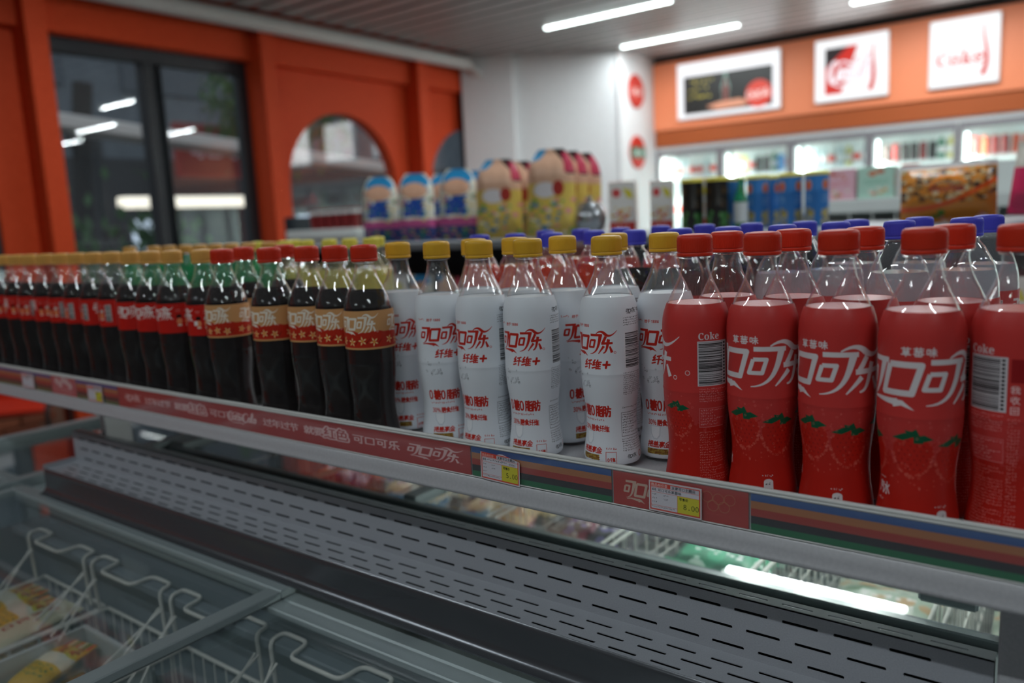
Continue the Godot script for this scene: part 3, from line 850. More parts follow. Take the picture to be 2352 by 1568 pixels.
func label_vanilla() -> ImageTexture:
	var im := canvas(2048, 480, Color8(206, 152, 100))
	im.fill_rect(Rect2i(0, 266, 2048, 190), Color8(186, 44, 26))
	var wave := PackedVector2Array()
	for i in 65: wave.append(Vector2(i * 32, 262 + 16 * sin(i * 0.6)))
	wave.append(Vector2(2048, 300))
	wave.append(Vector2(0, 300))
	fill_poly(im, wave, Color8(186, 44, 26))
	for o in [60.0, 730.0, 1400.0]:
		logo(im, Vector2(o, 60), 560, 210, Color8(236, 228, 214))
		for k in 4:
			var c := Vector2(o + 40 + k * 150, 372 + 14 * (k % 2))
			for q in 5:
				var a := TAU * q / 5.0 + k
				fill_poly(im, PackedVector2Array([c, c + Vector2(cos(a - 0.32), sin(a - 0.32)) * 34, c + Vector2(cos(a), sin(a)) * 62, c + Vector2(cos(a + 0.32), sin(a + 0.32)) * 34]), Color8(240, 204, 142))
			disc(im, c, 13, Color8(226, 150, 40))
			stroke(im, [c + Vector2(50, 30), c + Vector2(100, -30)], 9, 4, Color8(70, 26, 14))
	han(im, "味", Vector2(300, 12), 40, Color8(236, 228, 214))
	return texture_of(im)

# ---------------------------------------------------------------- bottles
const CONTOUR := [[0.0, 0.006], [0.014, 0.0035], [0.021, 0.0], [0.0262, 0.0018], [0.0286, 0.006], [0.0292, 0.011], [0.0283, 0.019], [0.0265, 0.03], [0.0257, 0.040], [0.0255, 0.048], [0.0258, 0.056], [0.0266, 0.064], [0.0276, 0.072], [0.0285, 0.079], [0.0291, 0.086], [0.02935, 0.0915], [0.0294, 0.0945], [0.0297, 0.0955], [0.0297, 0.0965], [0.0294, 0.098], [0.0294, 0.115], [0.0294, 0.135], [0.0296, 0.146], [0.0296, 0.152], [0.0291, 0.158], [0.0280, 0.1635], [0.0262, 0.169], [0.0238, 0.1745], [0.0207, 0.181], [0.0174, 0.1875], [0.0146, 0.194], [0.0126, 0.2005], [0.0117, 0.205], [0.0117, 0.2095], [0.0142, 0.2102], [0.0142, 0.2114], [0.0117, 0.212], [0.0117, 0.216]]
const CONE := [[0.0, 0.006], [0.016, 0.003], [0.024, 0.0], [0.0312, 0.003], [0.0335, 0.010], [0.0338, 0.02], [0.0318, 0.035], [0.0318, 0.05], [0.0338, 0.062], [0.034, 0.08], [0.034, 0.14], [0.0338, 0.155], [0.0332, 0.165], [0.0312, 0.174], [0.0286, 0.182], [0.0254, 0.189], [0.0214, 0.1955], [0.0172, 0.201], [0.0138, 0.205], [0.0120, 0.2075], [0.0117, 0.2095], [0.0145, 0.2102], [0.0145, 0.2114], [0.0117, 0.212], [0.0117, 0.216]]

func cut_profile(prof: Array, h0: float, h1: float, grow: float) -> Array:
	# the stretch of a profile between two heights, moved in or out
	var out := []
	for i in prof.size() - 1:
		var a: Array = prof[i]
		var d: Array = prof[i + 1]
		if d[1] < a[1]: continue
		for s in [[a, d, h0], [a, d, h1]]:
			if a[1] < s[2] and d[1] >= s[2]:
				var t: float = (s[2] - a[1]) / (d[1] - a[1])
				if s[2] == h0: out.append([lerpf(a[0], d[0], t) + grow, h0])
				else:
					out.append([lerpf(a[0], d[0], t) + grow, h1])
					return out
		if d[1] > h0 and d[1] < h1: out.append([d[0] + grow, d[1]])
	return out

func make_bottle(called: String, shape: Array, cap: String, shell: String, liquid: String, level: float, label_mat: Material, label_lo: float, label_hi: float) -> Node3D:
	var o := Node3D.new()
	o.name = called
	var seg := 40
	var b := mb()
	lathe(b, shape, seg)
	if shell == "pet": lathe(b, cut_profile(shape, 0.16, 0.2155, -0.0006), seg)
	part("shell", b, M[shell], o)
	if liquid:
		b = mb()
		var p := [[0.0, 0.008], [0.02, 0.005]]
		p.append_array(cut_profile(shape, 0.005, level, -0.0009))
		p.append([0.0, level])
		lathe(b, p, seg)
		part("liquid", b, M[liquid], o)
	if label_mat:
		b = mb()
		var top := cut_profile(shape, label_lo, label_hi, 0.0005)
		lathe(b, top, 48)
		part("label", b, label_mat, o)
	b = mb()
	var c0 := 0.2150
	var cp := [[0.0148, c0], [0.0151, c0 + 0.0006], [0.0151, c0 + 0.0112], [0.0149, c0 + 0.0129], [0.0142, c0 + 0.0143], [0.0127, c0 + 0.0151], [0.008, c0 + 0.0157], [0.0, c0 + 0.0160]]
	lathe(b, cp, 48)
	# the fine upright ribs round the cap
	for k in 60:
		var a := TAU * k / 60.0
		box(b, Vector3(0, c0 + 0.0059, 0.0151), Vector3(0.0006, 0.0102, 0.0002), 0.0, Transform3D(Basis(Vector3.UP, a), Vector3.ZERO))
	var cm := part("cap", b, M[cap], o)
	b = mb()
	lathe(b, [[0.0118, 0.2118], [0.0150, 0.2118], [0.0152, 0.2122], [0.0152, 0.2143], [0.0149, 0.2147], [0.0118, 0.2147]], 40)
	part("tamper_band", b, M[cap], cm)
	return o

func put_bottle(proto: Node3D, x: float, z: float, label: String, group: String, facing := 0.0) -> Node3D:
	# facing: degrees of the label turned towards the aisle in front
	var o: Node3D = proto.duplicate()
	o.name = numbered(proto.name)
	add_child(o)
	o.position = Vector3(x, SHELF_Y, z)
	o.rotation.y = atan2(-x, -z) - deg_to_rad(facing)
	tag(o, label, "bottle", group)
	return o

# ---------------------------------------------------------------- the drinks shelf
const SHELF_Y := 1.060
const ORD := ["first", "second", "third", "fourth", "fifth", "sixth", "seventh", "eighth", "ninth", "tenth", "eleventh", "twelfth", "thirteenth"]

func build_shelf() -> void:
	var o := thing("drink_shelf", "long grey metal shelf carrying the rows of drink bottles above the freezer", "shelf")
	var b := mb()
	span(b, Vector3(-2.0, 1.036, -1.3), Vector3(0.75, SHELF_Y, -0.606), 0.002)
	part("deck", b, M.shelf_metal, o)
	b = mb()
	sheet(b, [Vector2(-0.602, 1.0325), Vector2(-0.5935, 1.0335), Vector2(-0.5945, 1.0365), Vector2(-0.5975, 1.0425), Vector2(-0.598, 1.0515), Vector2(-0.6005, 1.053), Vector2(-0.602, 1.0535), Vector2(-0.602, 1.0875)], -2.0, 0.75, 0.003)
	part("front_lip", b, M.shelf_metal, o)
	b = mb()
	tube(b, [Vector3(-2.0, 1.0882, -0.6012), Vector3(0.75, 1.0882, -0.6012)], 0.0021, 10)
	tube(b, [Vector3(-2.0, 1.0858, -0.6), Vector3(0.75, 1.0858, -0.6)], 0.0011, 8)
	part("lip_bead", b, M.lip_white, o)
	b = mb()
	span(b, Vector3(-2.0, 1.0536, -0.5992), Vector3(0.75, 1.0852, -0.5987))
	part("channel_cover", b, M.channel_clear, o)
	b = mb()
	tube(b, [Vector3(-2.0, 1.0535, -0.5986), Vector3(0.75, 1.0535, -0.5986)], 0.0006, 6)
	part("channel_edge", b, M.lip_white, o)
	for p in [[-1.466, -1.4495, -0.678], [-0.052, -0.018, -0.655]]:
		b = mb()
		span(b, Vector3(p[0], 0.846, p[2] - 0.05), Vector3(p[1], 1.036, p[2]), 0.002)
		part("upright", b, M.shelf_metal, o)
	b = mb()
	span(b, Vector3(-2.0, 1.02, -0.95), Vector3(0.75, 1.036, -0.93), 0.002)
	part("rear_beam", b, M.shelf_metal, o)
	# short light tubes under the rear of the deck, shining on the freezer behind
	for x in [-0.357, 0.25]:
		b = mb()
		tube(b, [Vector3(x - 0.14, 0.99, -1.215), Vector3(x + 0.14, 0.99, -1.215)], 0.0026, 10)
		part("light_tube", b, M.tube_glow, o)
		for e in [-0.1, 0.1]:
			b = mb()
			span(b, Vector3(x + e - 0.004, 0.9936, -1.218), Vector3(x + e + 0.004, 1.036, -1.212))
			part("tube_holder", b, M.shelf_metal, o)
		for e in [-0.09, 0.0, 0.09]:
			var l := OmniLight3D.new()
			l.name = "tube_lamp"
			l.omni_range = 12.0
			l.light_size = 0.003
			l.light_energy = 0.016
			l.light_color = Color(0.96, 1.0, 0.97)
			l.shadow_enabled = true
			o.add_child(l, true)
			l.position = Vector3(x + e, 0.99, -1.215)
	# paper strips and tags held in the front channel
	strip("striped_shelf_strip", -1.99, -1.455, T.stripes, "striped paper strip at the far window end of the shelf front", 8.0)
	strip("picture_shelf_strip", -1.453, -1.365, T.picture_strip, "pinkish red paper strip with a white blur beside the far stripes", 1.0)
	strip("striped_shelf_strip", -1.363, -1.227, T.stripes, "short striped paper strip between the picture strip and the red banner strip", 2.0)
	strip("banner_shelf_strip", -1.225, -0.514, T.banner, "long red paper strip with white festival lettering along the shelf front", 1.0)
	strip("striped_shelf_strip", -0.512, -0.349, T.stripes, "blue, orange, red, black and green striped strip behind the 5.00 tag", 2.0)
	strip("red_shelf_strip", -0.347, -0.223, T.ring_strip, "red paper strip with white lettering and five linked rings", 1.0)
	strip("striped_shelf_strip", -0.221, 0.74, T.stripes, "long striped paper strip below the strawberry drink bottles", 12.0)
	price_tag(Vector3(-0.474, 1.0665, -0.597), -0.035, T.tag5, "white and yellow price tag reading 5.00, torn at its top edge", true)
	price_tag(Vector3(-0.286, 1.0685, -0.597), -0.01, T.tag8, "white and yellow price tag reading 8.00 beside the linked rings", false)
	price_tag(Vector3(-1.54, 1.068, -0.597), 0.0, T.tag_blank, "pale price tag without a yellow corner on the far stripes", false)
	price_tag(Vector3(-1.295, 1.067, -0.597), 0.02, T.tag5, "white and yellow price tag between picture strip and banner strip", false)

func strip(called: String, x0: float, x1: float, tex: Texture2D, label: String, rep: float) -> void:
	var b := mb()
	var lo := Vector3(x0, 1.0538, -0.6012)
	var hi := Vector3(x1, 1.0862, -0.6000)
	span(b, lo, Vector3(x1, hi.y, -0.6003))
	quad(b, Vector3(x0, hi.y, hi.z), Vector3(x1, hi.y, hi.z), Vector3(x1, lo.y, hi.z), Vector3(x0, lo.y, hi.z), Vector3.BACK, Rect2(0, 0, rep, 1))
	var m := mat(called + str(x0), Color.WHITE, 0.45, 0.0, tex)
	var o := part(called, b, m, self)
	tag(o, label, "label strip")

func price_tag(at: Vector3, turn: float, tex: Texture2D, label: String, torn: bool) -> void:
	var b := mb()
	var p := PackedVector2Array([Vector2(-0.0242, -0.0135), Vector2(0.0242, -0.0135), Vector2(0.0242, 0.0135), Vector2(-0.0242, 0.0135)])
	if torn: p = PackedVector2Array([Vector2(-0.0242, -0.0125), Vector2(-0.02, -0.0138), Vector2(0.0242, -0.0138), Vector2(0.0242, 0.011), Vector2(0.012, 0.0135), Vector2(0.004, 0.0156), Vector2(-0.001, 0.0152), Vector2(-0.004, 0.014), Vector2(-0.0242, 0.0145)])
	extrude(b, p, 0.0006, Transform3D(Basis(Vector3.BACK, turn), Vector3.ZERO))
	var o := part("price_tag", b, mat("tag" + label, Color.WHITE, 0.4, 0.0, tex), self, at)
	tag(o, label, "price tag")

func tag_print(price: String, torn: bool, yellow := true) -> ImageTexture:
	var im := canvas(1024, 576, Color8(206, 196, 200))
	var red := Color8(206, 70, 56)
	var paper := Color8(206, 202, 210)
	var ink := Color8(44, 42, 50)
	im.fill_rect(Rect2i(24, 26, 976, 524), red)
	im.fill_rect(Rect2i(46, 110, 932, 416), paper)
	if not torn: han(im, "商品标价签", Vector2(46, 40), 62, Color8(226, 190, 186), 0.12)
	else: han(im, "商品标价签", Vector2(46, 44), 58, Color8(226, 150, 140), 0.16)
	im.fill_rect(Rect2i(430, 44, 548, 74), Color8(196, 192, 200))
	han(im, "友家可口主题店", Vector2(452, 48), 62, ink, 0.11)
	im.fill_rect(Rect2i(46, 120, 932, 6), red)
	han(im, "品名", Vector2(60, 138), 44, ink, 0.13)
	if torn:
		small_print(im, Rect2(170, 136, 560, 60), 52, ink, 1.0)
		latin(im, "450ml", Vector2(750, 146), 42, ink, 0, 1, "Droid Sans Mono", false)
	else: han(im, "可口可乐草莓味", Vector2(180, 132), 62, ink, 0.1)
	im.fill_rect(Rect2i(46, 206, 932, 6), red)
	for r in 3:
		for c in 2:
			if r == 2 and c == 1: continue
			small_print(im, Rect2(64 + c * 230, 236 + r * 74, 90, 40), 40, ink, 1.0)
	im.fill_rect(Rect2i(46, 456, 520, 6), red)
	small_print(im, Rect2(60, 474, 480, 40), 34, ink, 1.0)
	if yellow:
		im.fill_rect(Rect2i(566, 212, 412, 314), Color8(206, 196, 62))
		im.fill_rect(Rect2i(560, 206, 6, 320), red)
		han(im, "零售价", Vector2(600, 236), 54, Color8(40, 44, 30), 0.13)
		latin(im, price, Vector2(672, 352), 92, Color8(22, 40, 36), 0, 1.0, "Droid Sans Mono", false)
	return texture_of(im)

func stripes_print() -> ImageTexture:
	var im := canvas(64, 256, Color8(40, 84, 150))
	var cols := [Color8(40, 84, 150), Color8(178, 112, 66), Color8(168, 48, 38), Color8(34, 32, 38), Color8(8, 110, 66)]
	var at := [0, 62, 112, 162, 212, 256]
	for i in 5: im.fill_rect(Rect2i(0, at[i], 64, at[i + 1] - at[i]), cols[i])
	return texture_of(im)

func banner_print() -> ImageTexture:
	var im := canvas(2048, 192, Color8(172, 44, 44))
	var c := Color8(226, 186, 186)
	var u := 2048.0 / 0.711
	# two rounds of the same greeting between three pieces of lettering
	for o in [0.078, 0.366]:
		var x := han(im, "过年过节", Vector2(o * u, 62), 62, c, 0.12, 0, 1.0, 0.82)
		x = han(im, "就要", Vector2(x + 30, 62), 62, c, 0.13, 0, 1.0, 0.84)
		for k in 2:
			var ch := "红色"[k]
			for s in STROKES[ch].split(";"):
				var p := []
				for q in s.split(" "):
					var xy: PackedStringArray = q.split(",")
					p.append(Vector2(x + k * 62 + float(xy[0]) * 6.2, 48 + float(xy[1]) * 8.4))
				stroke(im, p, 26, 26, c)
			for s in STROKES[ch].split(";"):
				var p2 := []
				for q in s.split(" "):
					var xy2: PackedStringArray = q.split(",")
					p2.append(Vector2(x + k * 62 + float(xy2[0]) * 6.2, 48 + float(xy2[1]) * 8.4))
				stroke(im, p2, 7, 7, Color8(172, 44, 44))
		han(im, "可口可乐", Vector2(x + 146, 62), 64, c, 0.12, 0, 1.0, 0.86)
	logo(im, Vector2(0.018 * u, 62), 140, 66, c)
	logo(im, Vector2(0.618 * u, 56), 240, 84, c)
	script_word(im, Vector2(0.29 * u, 40), 190, 104, c)
	return texture_of(im)

func ring_print() -> ImageTexture:
	var im := canvas(1024, 270, Color8(178, 44, 36))
	logo(im, Vector2(70, 66), 420, 150, Color8(206, 176, 158))
	for r in [[735, 92], [815, 118], [895, 92], [775, 150], [855, 150]]: ring(im, Vector2(r[0], r[1] + (6 if r[1] == 118 else 0) - (26 if r[0] == 815 else 0)), 38, 3.4, Color8(186, 128, 84))
	small_print(im, Rect2(720, 204, 190, 18), 16, Color8(196, 76, 60), 1.0)
	return texture_of(im)

func picture_print() -> ImageTexture:
	var im := canvas(256, 128, Color8(190, 96, 104))
	for i in 5: disc(im, Vector2(60 + i * 34, 40 + 20 * sin(i * 2.0)), 24, Color8(220, 190, 192))
	small_print(im, Rect2(20, 80, 200, 40), 18, Color8(226, 200, 200))
	return texture_of(im)

func build_bottles() -> void:
	var labels := {}
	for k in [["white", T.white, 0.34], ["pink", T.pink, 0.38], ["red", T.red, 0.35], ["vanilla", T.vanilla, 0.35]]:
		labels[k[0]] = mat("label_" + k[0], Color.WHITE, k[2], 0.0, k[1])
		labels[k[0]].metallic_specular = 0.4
	var narrow := []
	for p in CONTOUR: narrow.append([p[0] * (0.972 if p[1] < 0.2 else 1.0), p[1]])
	var wide := []
	for p in CONE: wide.append([p[0] * (0.93 if p[1] < 0.2 else 1.0), p[1]])
	var cola := make_bottle("cola_bottle", narrow, "cap_tan", "pet", "cola", 0.177, labels.red, 0.111, 0.154)
	var vanilla := make_bottle("vanilla_cola_bottle", narrow, "cap_red", "pet", "cola", 0.178, labels.vanilla, 0.113, 0.157)
	var white := make_bottle("white_drink_bottle", narrow, "cap_gold", "pet", "white_drink", 0.1705, labels.white, 0.0045, 0.1715)
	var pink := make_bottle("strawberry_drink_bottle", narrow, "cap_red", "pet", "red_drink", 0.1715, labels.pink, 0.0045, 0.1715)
	var green := make_bottle("green_soda_bottle", narrow, "cap_tan", "pet_green", "", 0.0, null, 0, 0)
	var lemon := make_bottle("lemon_drink_bottle", narrow, "cap_yellow", "pet", "lemon", 0.172, null, 0, 0)
	var orange := make_bottle("orange_drink_bottle", wide, "cap_blue", "pet", "orange_drink", 0.186, labels.red, 0.095, 0.15)
	var dark := make_bottle("dark_soda_bottle", wide, "cap_blue", "pet", "cola", 0.181, labels.red, 0.095, 0.15)
	var milky := make_bottle("clear_soda_bottle", wide, "cap_blue", "pet", "milky", 0.178, labels.red, 0.095, 0.15)
	var at := [[-1.7933, -0.66], [-1.7332, -0.66], [-1.6739, -0.66], [-1.6153, -0.66], [-1.5524, -0.66], [-1.4918, -0.66], [-1.4332, -0.66], [-1.3738, -0.66], [-1.3137, -0.66], [-1.2248, -0.645], [-1.1662, -0.645], [-1.1076, -0.645], [-1.0307, -0.6463]]
	var turn := [60, 150, 148, 170, 150, 175, -160, -150, -170, 75, 100, 110, -40]
	for i in at.size():
		put_bottle(cola, at[i][0], at[i][1], "dark cola bottle with tan cap and red label band, %s from the vanilla bottles" % ORD[at.size() - 1 - i], "red label cola bottles in the front row", turn[i])
	at = [[-0.9644, -0.6345], [-1.014, -0.7024], [-0.8679, -0.6392], [-0.9854, -0.7539], [-0.8075, -0.6506], [-0.7432, -0.6408], [-0.686, -0.6345]]
	turn = [40, 44, 38, 40, 36, 42, 26]
	for i in at.size():
		var back: bool = at[i][1] < -0.7
		var n: int = [4, 0, 3, 0, 2, 1, 0][i]
		put_bottle(vanilla, at[i][0], at[i][1], ("dark bottle with red cap and tan flowered label, standing %s" % ["", "behind the red label neighbour", "", "deepest in the shelf"][i]) if back else "dark bottle with red cap and tan flowered label, %s from the white bottles" % ORD[n], "vanilla cola bottles with tan labels", turn[i])
	at = [[-0.691, -0.6945], [-0.6115, -0.676], [-0.545, -0.67], [-0.4845, -0.676], [-0.3988, -0.69], [-0.6054, -0.7355], [-0.5450, -0.7355], [-0.4815, -0.7375], [-0.440, -0.778], [-0.3583, -0.735]]
	turn = [7, 0, 36, 26, 40, 20, 10, -48, 30, 12]
	for i in at.size():
		put_bottle(white, at[i][0], at[i][1], ("white sleeved bottle with gold cap in front row, %s from the vanilla bottles" % ORD[i]) if i < 5 else "white sleeved bottle with gold cap in second row, %s from the vanilla bottles" % ORD[i - 5], "white sleeved drink bottles", turn[i])
	at = [[-0.2895, -0.653], [-0.2307, -0.655], [-0.169, -0.65], [-0.1075, -0.64], [-0.0495, -0.66], [-0.2837, -0.7113], [-0.2237, -0.7132], [-0.1639, -0.71], [-0.0974, -0.7]]
	turn = [101, -27, -20, -54, 168, 40, 120, -100, 96]
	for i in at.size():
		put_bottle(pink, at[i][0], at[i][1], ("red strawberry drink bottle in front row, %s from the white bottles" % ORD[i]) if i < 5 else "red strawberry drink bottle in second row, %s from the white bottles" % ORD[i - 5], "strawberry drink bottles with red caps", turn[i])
	at = [[-0.7617, -0.94], [-0.6948, -0.94], [-0.609, -0.9075], [-0.5749, -0.9616], [-0.4852, -0.9101], [-0.4209, -0.9062], [-0.3573, -0.8995], [-0.2933, -0.8969], [-0.2485, -0.9431], [-0.1749, -0.9011], [-0.1179, -0.9303],
		[-0.7647, -1.12], [-0.688, -1.11], [-0.6015, -1.085], [-0.5571, -1.1311], [-0.4721, -1.1], [-0.3918, -1.07], [-0.3151, -1.05], [-0.2494, -1.035], [-0.1805, -1.04], [-0.108, -1.015]]
	for i in at.size():
		var row := "middle row" if i < 11 else "rearmost row"
		var nth: String = ORD[i if i < 11 else i - 11]
		var x: float = at[i][0]
		var said := "blue capped bottle of %s, %s from the lemon bottles, " + row
		if x < -0.54: put_bottle(orange, x, at[i][1], said % ["orange red drink", nth], "orange drink bottles, " + row, i * 50.0)
		elif x < -0.30: put_bottle(dark, x, at[i][1], said % ["dark soda", nth], "dark soda bottles, " + row, i * 50.0)
		else: put_bottle(milky, x, at[i][1], said % ["cloudy pale drink", nth], "cloudy drink bottles, " + row, 60 + i * 40.0)
	at = [[-1.898, -1.0], [-1.7876, -1.0], [-1.7223, -1.0], [-1.6575, -1.0], [-1.5989, -1.0], [-1.5403, -1.0], [-1.4818, -1.0], [-1.4232, -1.0], [-1.3548, -1.0]]
	for i in at.size():
		put_bottle(green, at[i][0], at[i][1], "green plastic soda bottle with tan cap, %s from the lemon drink bottles" % ORD[at.size() - 1 - i], "green soda bottles behind the cola row")
	at = [[-1.4769, -1.06], [-1.3822, -1.0590], [-1.3005, -1.05], [-1.2314, -1.05], [-1.1728, -1.05], [-1.1136, -1.05], [-1.4281, -1.12], [-1.1703, -1.12]]
	for i in at.size():
		put_bottle(lemon, at[i][0], at[i][1], ("yellow capped lemon drink bottle, %s from the green bottles" % ORD[i]) if i < 6 else "yellow capped lemon drink bottle standing behind its row, %s" % ["by the green bottles", "by the orange drinks"][i - 6], "lemon drink bottles with yellow caps")
	for p in [cola, vanilla, white, pink, green, lemon, orange, dark, milky]: p.free()

# ---------------------------------------------------------------- the tray and the freezers
func build_tray() -> void:
	var o := thing("perforated_tray", "empty grey metal tray with rows of long slots between shelf and freezer", "tray")
	var x0 := -1.54
	var x1 := -0.0545
	var L := x1 - x0
	var b := mb()
	slotted(b, Vector3(x0, 0.9035, -0.605), Vector3.RIGHT, Vector3.FORWARD, L, 0.055, [[0.0065, 0.075], [0.023, 0.053], [0.039, 0.031]], 0.0446, Vector2(0.0302, 0.0038), 0.0008)
	part("floor_panel", b, M.tray_metal, o)
	b = mb()
	slotted(b, Vector3(x0, 0.9035, -0.66), Vector3.RIGHT, Vector3.UP, L, 0.0575, [[0.0085, 0.051], [0.0268, 0.040], [0.045, 0.029]], 0.0437, Vector2(0.031, 0.0031), 0.0012)
	part("back_panel", b, M.tray_metal, o)
	b = mb()
	slotted(b, Vector3(x0, 0.961, -0.66), Vector3.RIGHT, Vector3.FORWARD, L, 0.0155, [[0.0078, 0.032]], 0.0395, Vector2(0.0268, 0.0026), 0.0012)
	part("top_flange", b, M.flange_lit_metal, o)
	b = mb()
	sheet(b, [Vector2(-0.5895, 0.8600), Vector2(-0.5935, 0.8607), Vector2(-0.5975, 0.8628), Vector2(-0.6008, 0.8668), Vector2(-0.602, 0.871), Vector2(-0.602, 0.894), Vector2(-0.6022, 0.8985), Vector2(-0.603, 0.9018), Vector2(-0.605, 0.9035)], x0, x1, 0.0012)
	part("front_nose", b, M.nose_shade_metal, o)
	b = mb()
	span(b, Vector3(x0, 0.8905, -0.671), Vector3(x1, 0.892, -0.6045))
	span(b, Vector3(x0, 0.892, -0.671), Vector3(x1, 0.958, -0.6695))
	part("liner", b, M.black_trim, o)  # black sheet added behind the slots so they look shaded
	b = mb()
	span(b, Vector3(x0 - 0.0012, 0.9035, -0.66), Vector3(x0, 0.911, -0.602))
	part("end_flange", b, M.tray_metal, o)
	for x in [-1.2, -0.6, -0.15]:
		b = mb()
		span(b, Vector3(x - 0.012, 0.8455, -0.652), Vector3(x + 0.012, 0.8904, -0.622), 0.001)
		part("foot", b, M.tray_metal, o)

func open_box(b: Dictionary, lo: Vector3, hi: Vector3, t: float) -> void:
	span(b, lo, Vector3(hi.x, lo.y + t, hi.z))
	span(b, Vector3(lo.x, lo.y + t, lo.z), Vector3(lo.x + t, hi.y, hi.z))
	span(b, Vector3(hi.x - t, lo.y + t, lo.z), Vector3(hi.x, hi.y, hi.z))
	span(b, Vector3(lo.x + t, lo.y + t, lo.z), Vector3(hi.x - t, hi.y, lo.z + t))
	span(b, Vector3(lo.x + t, lo.y + t, hi.z - t), Vector3(hi.x - t, hi.y, hi.z))

func lid(o: Node3D, lo: Vector3, hi: Vector3, w: float) -> void:
	# a sliding lid: four aluminium bars round a pane
	var l := Node3D.new()
	l.name = "sliding_lid"
	o.add_child(l, true)
	for s in [[lo, Vector3(hi.x, hi.y, lo.z + w)], [Vector3(lo.x, lo.y, hi.z - w), hi], [Vector3(lo.x, lo.y, lo.z + w), Vector3(lo.x + w, hi.y, hi.z - w)], [Vector3(hi.x - w, lo.y, lo.z + w), Vector3(hi.x, hi.y, hi.z - w)]]:
		var b := mb()
		span(b, s[0], s[1], 0.0015)
		part("frame_bar", b, M.freezer_frame, l)
	var g := mb()
	var m := (lo.y + hi.y) / 2.0
	span(g, Vector3(lo.x + w - 0.003, m - 0.0015, lo.z + w - 0.003), Vector3(hi.x - w + 0.003, m + 0.0015, hi.z - w + 0.003))
	part("glass_pane", g, M.lid_glass, l)

func basket(x0: float, z0: float, z1: float, label: String, dir := 1.0) -> void:
	# a hanging wire basket; z0 is the side with the hooks
	var o := thing("wire_basket", label, "basket", Vector3(x0, 0.0, z0), "white wire freezer baskets")
	var w := 0.204
	var r := 0.0029
	var b := mb()
	var Z := func(d: float) -> float: return d * dir
	var hooks := [Vector3(0.004, 0.72, Z.call(0.02)), Vector3(0.004, 0.803, Z.call(0.024)), Vector3(0.0, 0.803, 0), Vector3(0.05, 0.803, 0), Vector3(0.056, 0.803, Z.call(0.035)), Vector3(0.147, 0.803, Z.call(0.035)), Vector3(0.148, 0.803, 0), Vector3(0.2, 0.803, 0), Vector3(0.204, 0.803, Z.call(0.022)), Vector3(0.206, 0.72, Z.call(0.02))]
	tube(b, smooth_path(hooks, 0.012), r, 8)
	part("hook_wire", b, M.wire_white, o)
	for s in [[0.012, 0.0], [0.198, 0.0], [0.004, 0.14], [0.206, -0.14]]:
		b = mb()
		tube(b, [Vector3(s[0], 0.775, Z.call(0.022)), Vector3(s[0] + s[1] * 0.25, 0.712, Z.call(0.1))], 0.0018, 6)
		part("strut", b, M.wire_white, o)
	var zl: float = (z1 - z0)
	b = mb()
	var a := 0.010
	var rim := [Vector3(-a, 0.71, Z.call(0.0)), Vector3(w + a, 0.71, Z.call(0.0)), Vector3(w + a, 0.71, zl), Vector3(-a, 0.71, zl), Vector3(-a, 0.71, Z.call(0.0)), Vector3(0, 0.71, Z.call(0.0))]
	tube(b, smooth_path(rim, 0.012), r, 8)
	part("rim", b, M.wire_white, o)
	for i in 8:
		b = mb()
		var x := -a + (w + 2 * a) * (i + 0.5) / 8.0
		tube(b, [Vector3(x, 0.71, Z.call(0.0)), Vector3(x, 0.47, Z.call(0.004)), Vector3(x, 0.47, zl - Z.call(0.004)), Vector3(x, 0.71, zl)], 0.0012, 4)
		part("wire", b, M.wire_white, o)
	for i in 12:
		b = mb()
		var z: float = zl * (i + 0.5) / 12.0
		tube(b, [Vector3(-a, 0.71, z), Vector3(-a + 0.004, 0.47, z), Vector3(w + a - 0.004, 0.47, z), Vector3(w + a, 0.71, z)], 0.0012, 4)
		part("wire", b, M.wire_white, o)
	b = mb()
	span(b, Vector3(-a + 0.004, 0.4715, minf(Z.call(0.006), zl - Z.call(0.006))), Vector3(w + a - 0.004, 0.4725, maxf(Z.call(0.006), zl - Z.call(0.006))))
	part("liner", b, M.tub_white, o)

func packet(called: String, label: String, category: String, at: Vector3, w: float, h: float, d: float, rot: Vector3, m: Material, group := "") -> void:
	var b := mb()
	pouch(b, w, h, d)
	var o := part(called, b, m, self, at)
	o.rotation = rot
	tag(o, label, category, group)

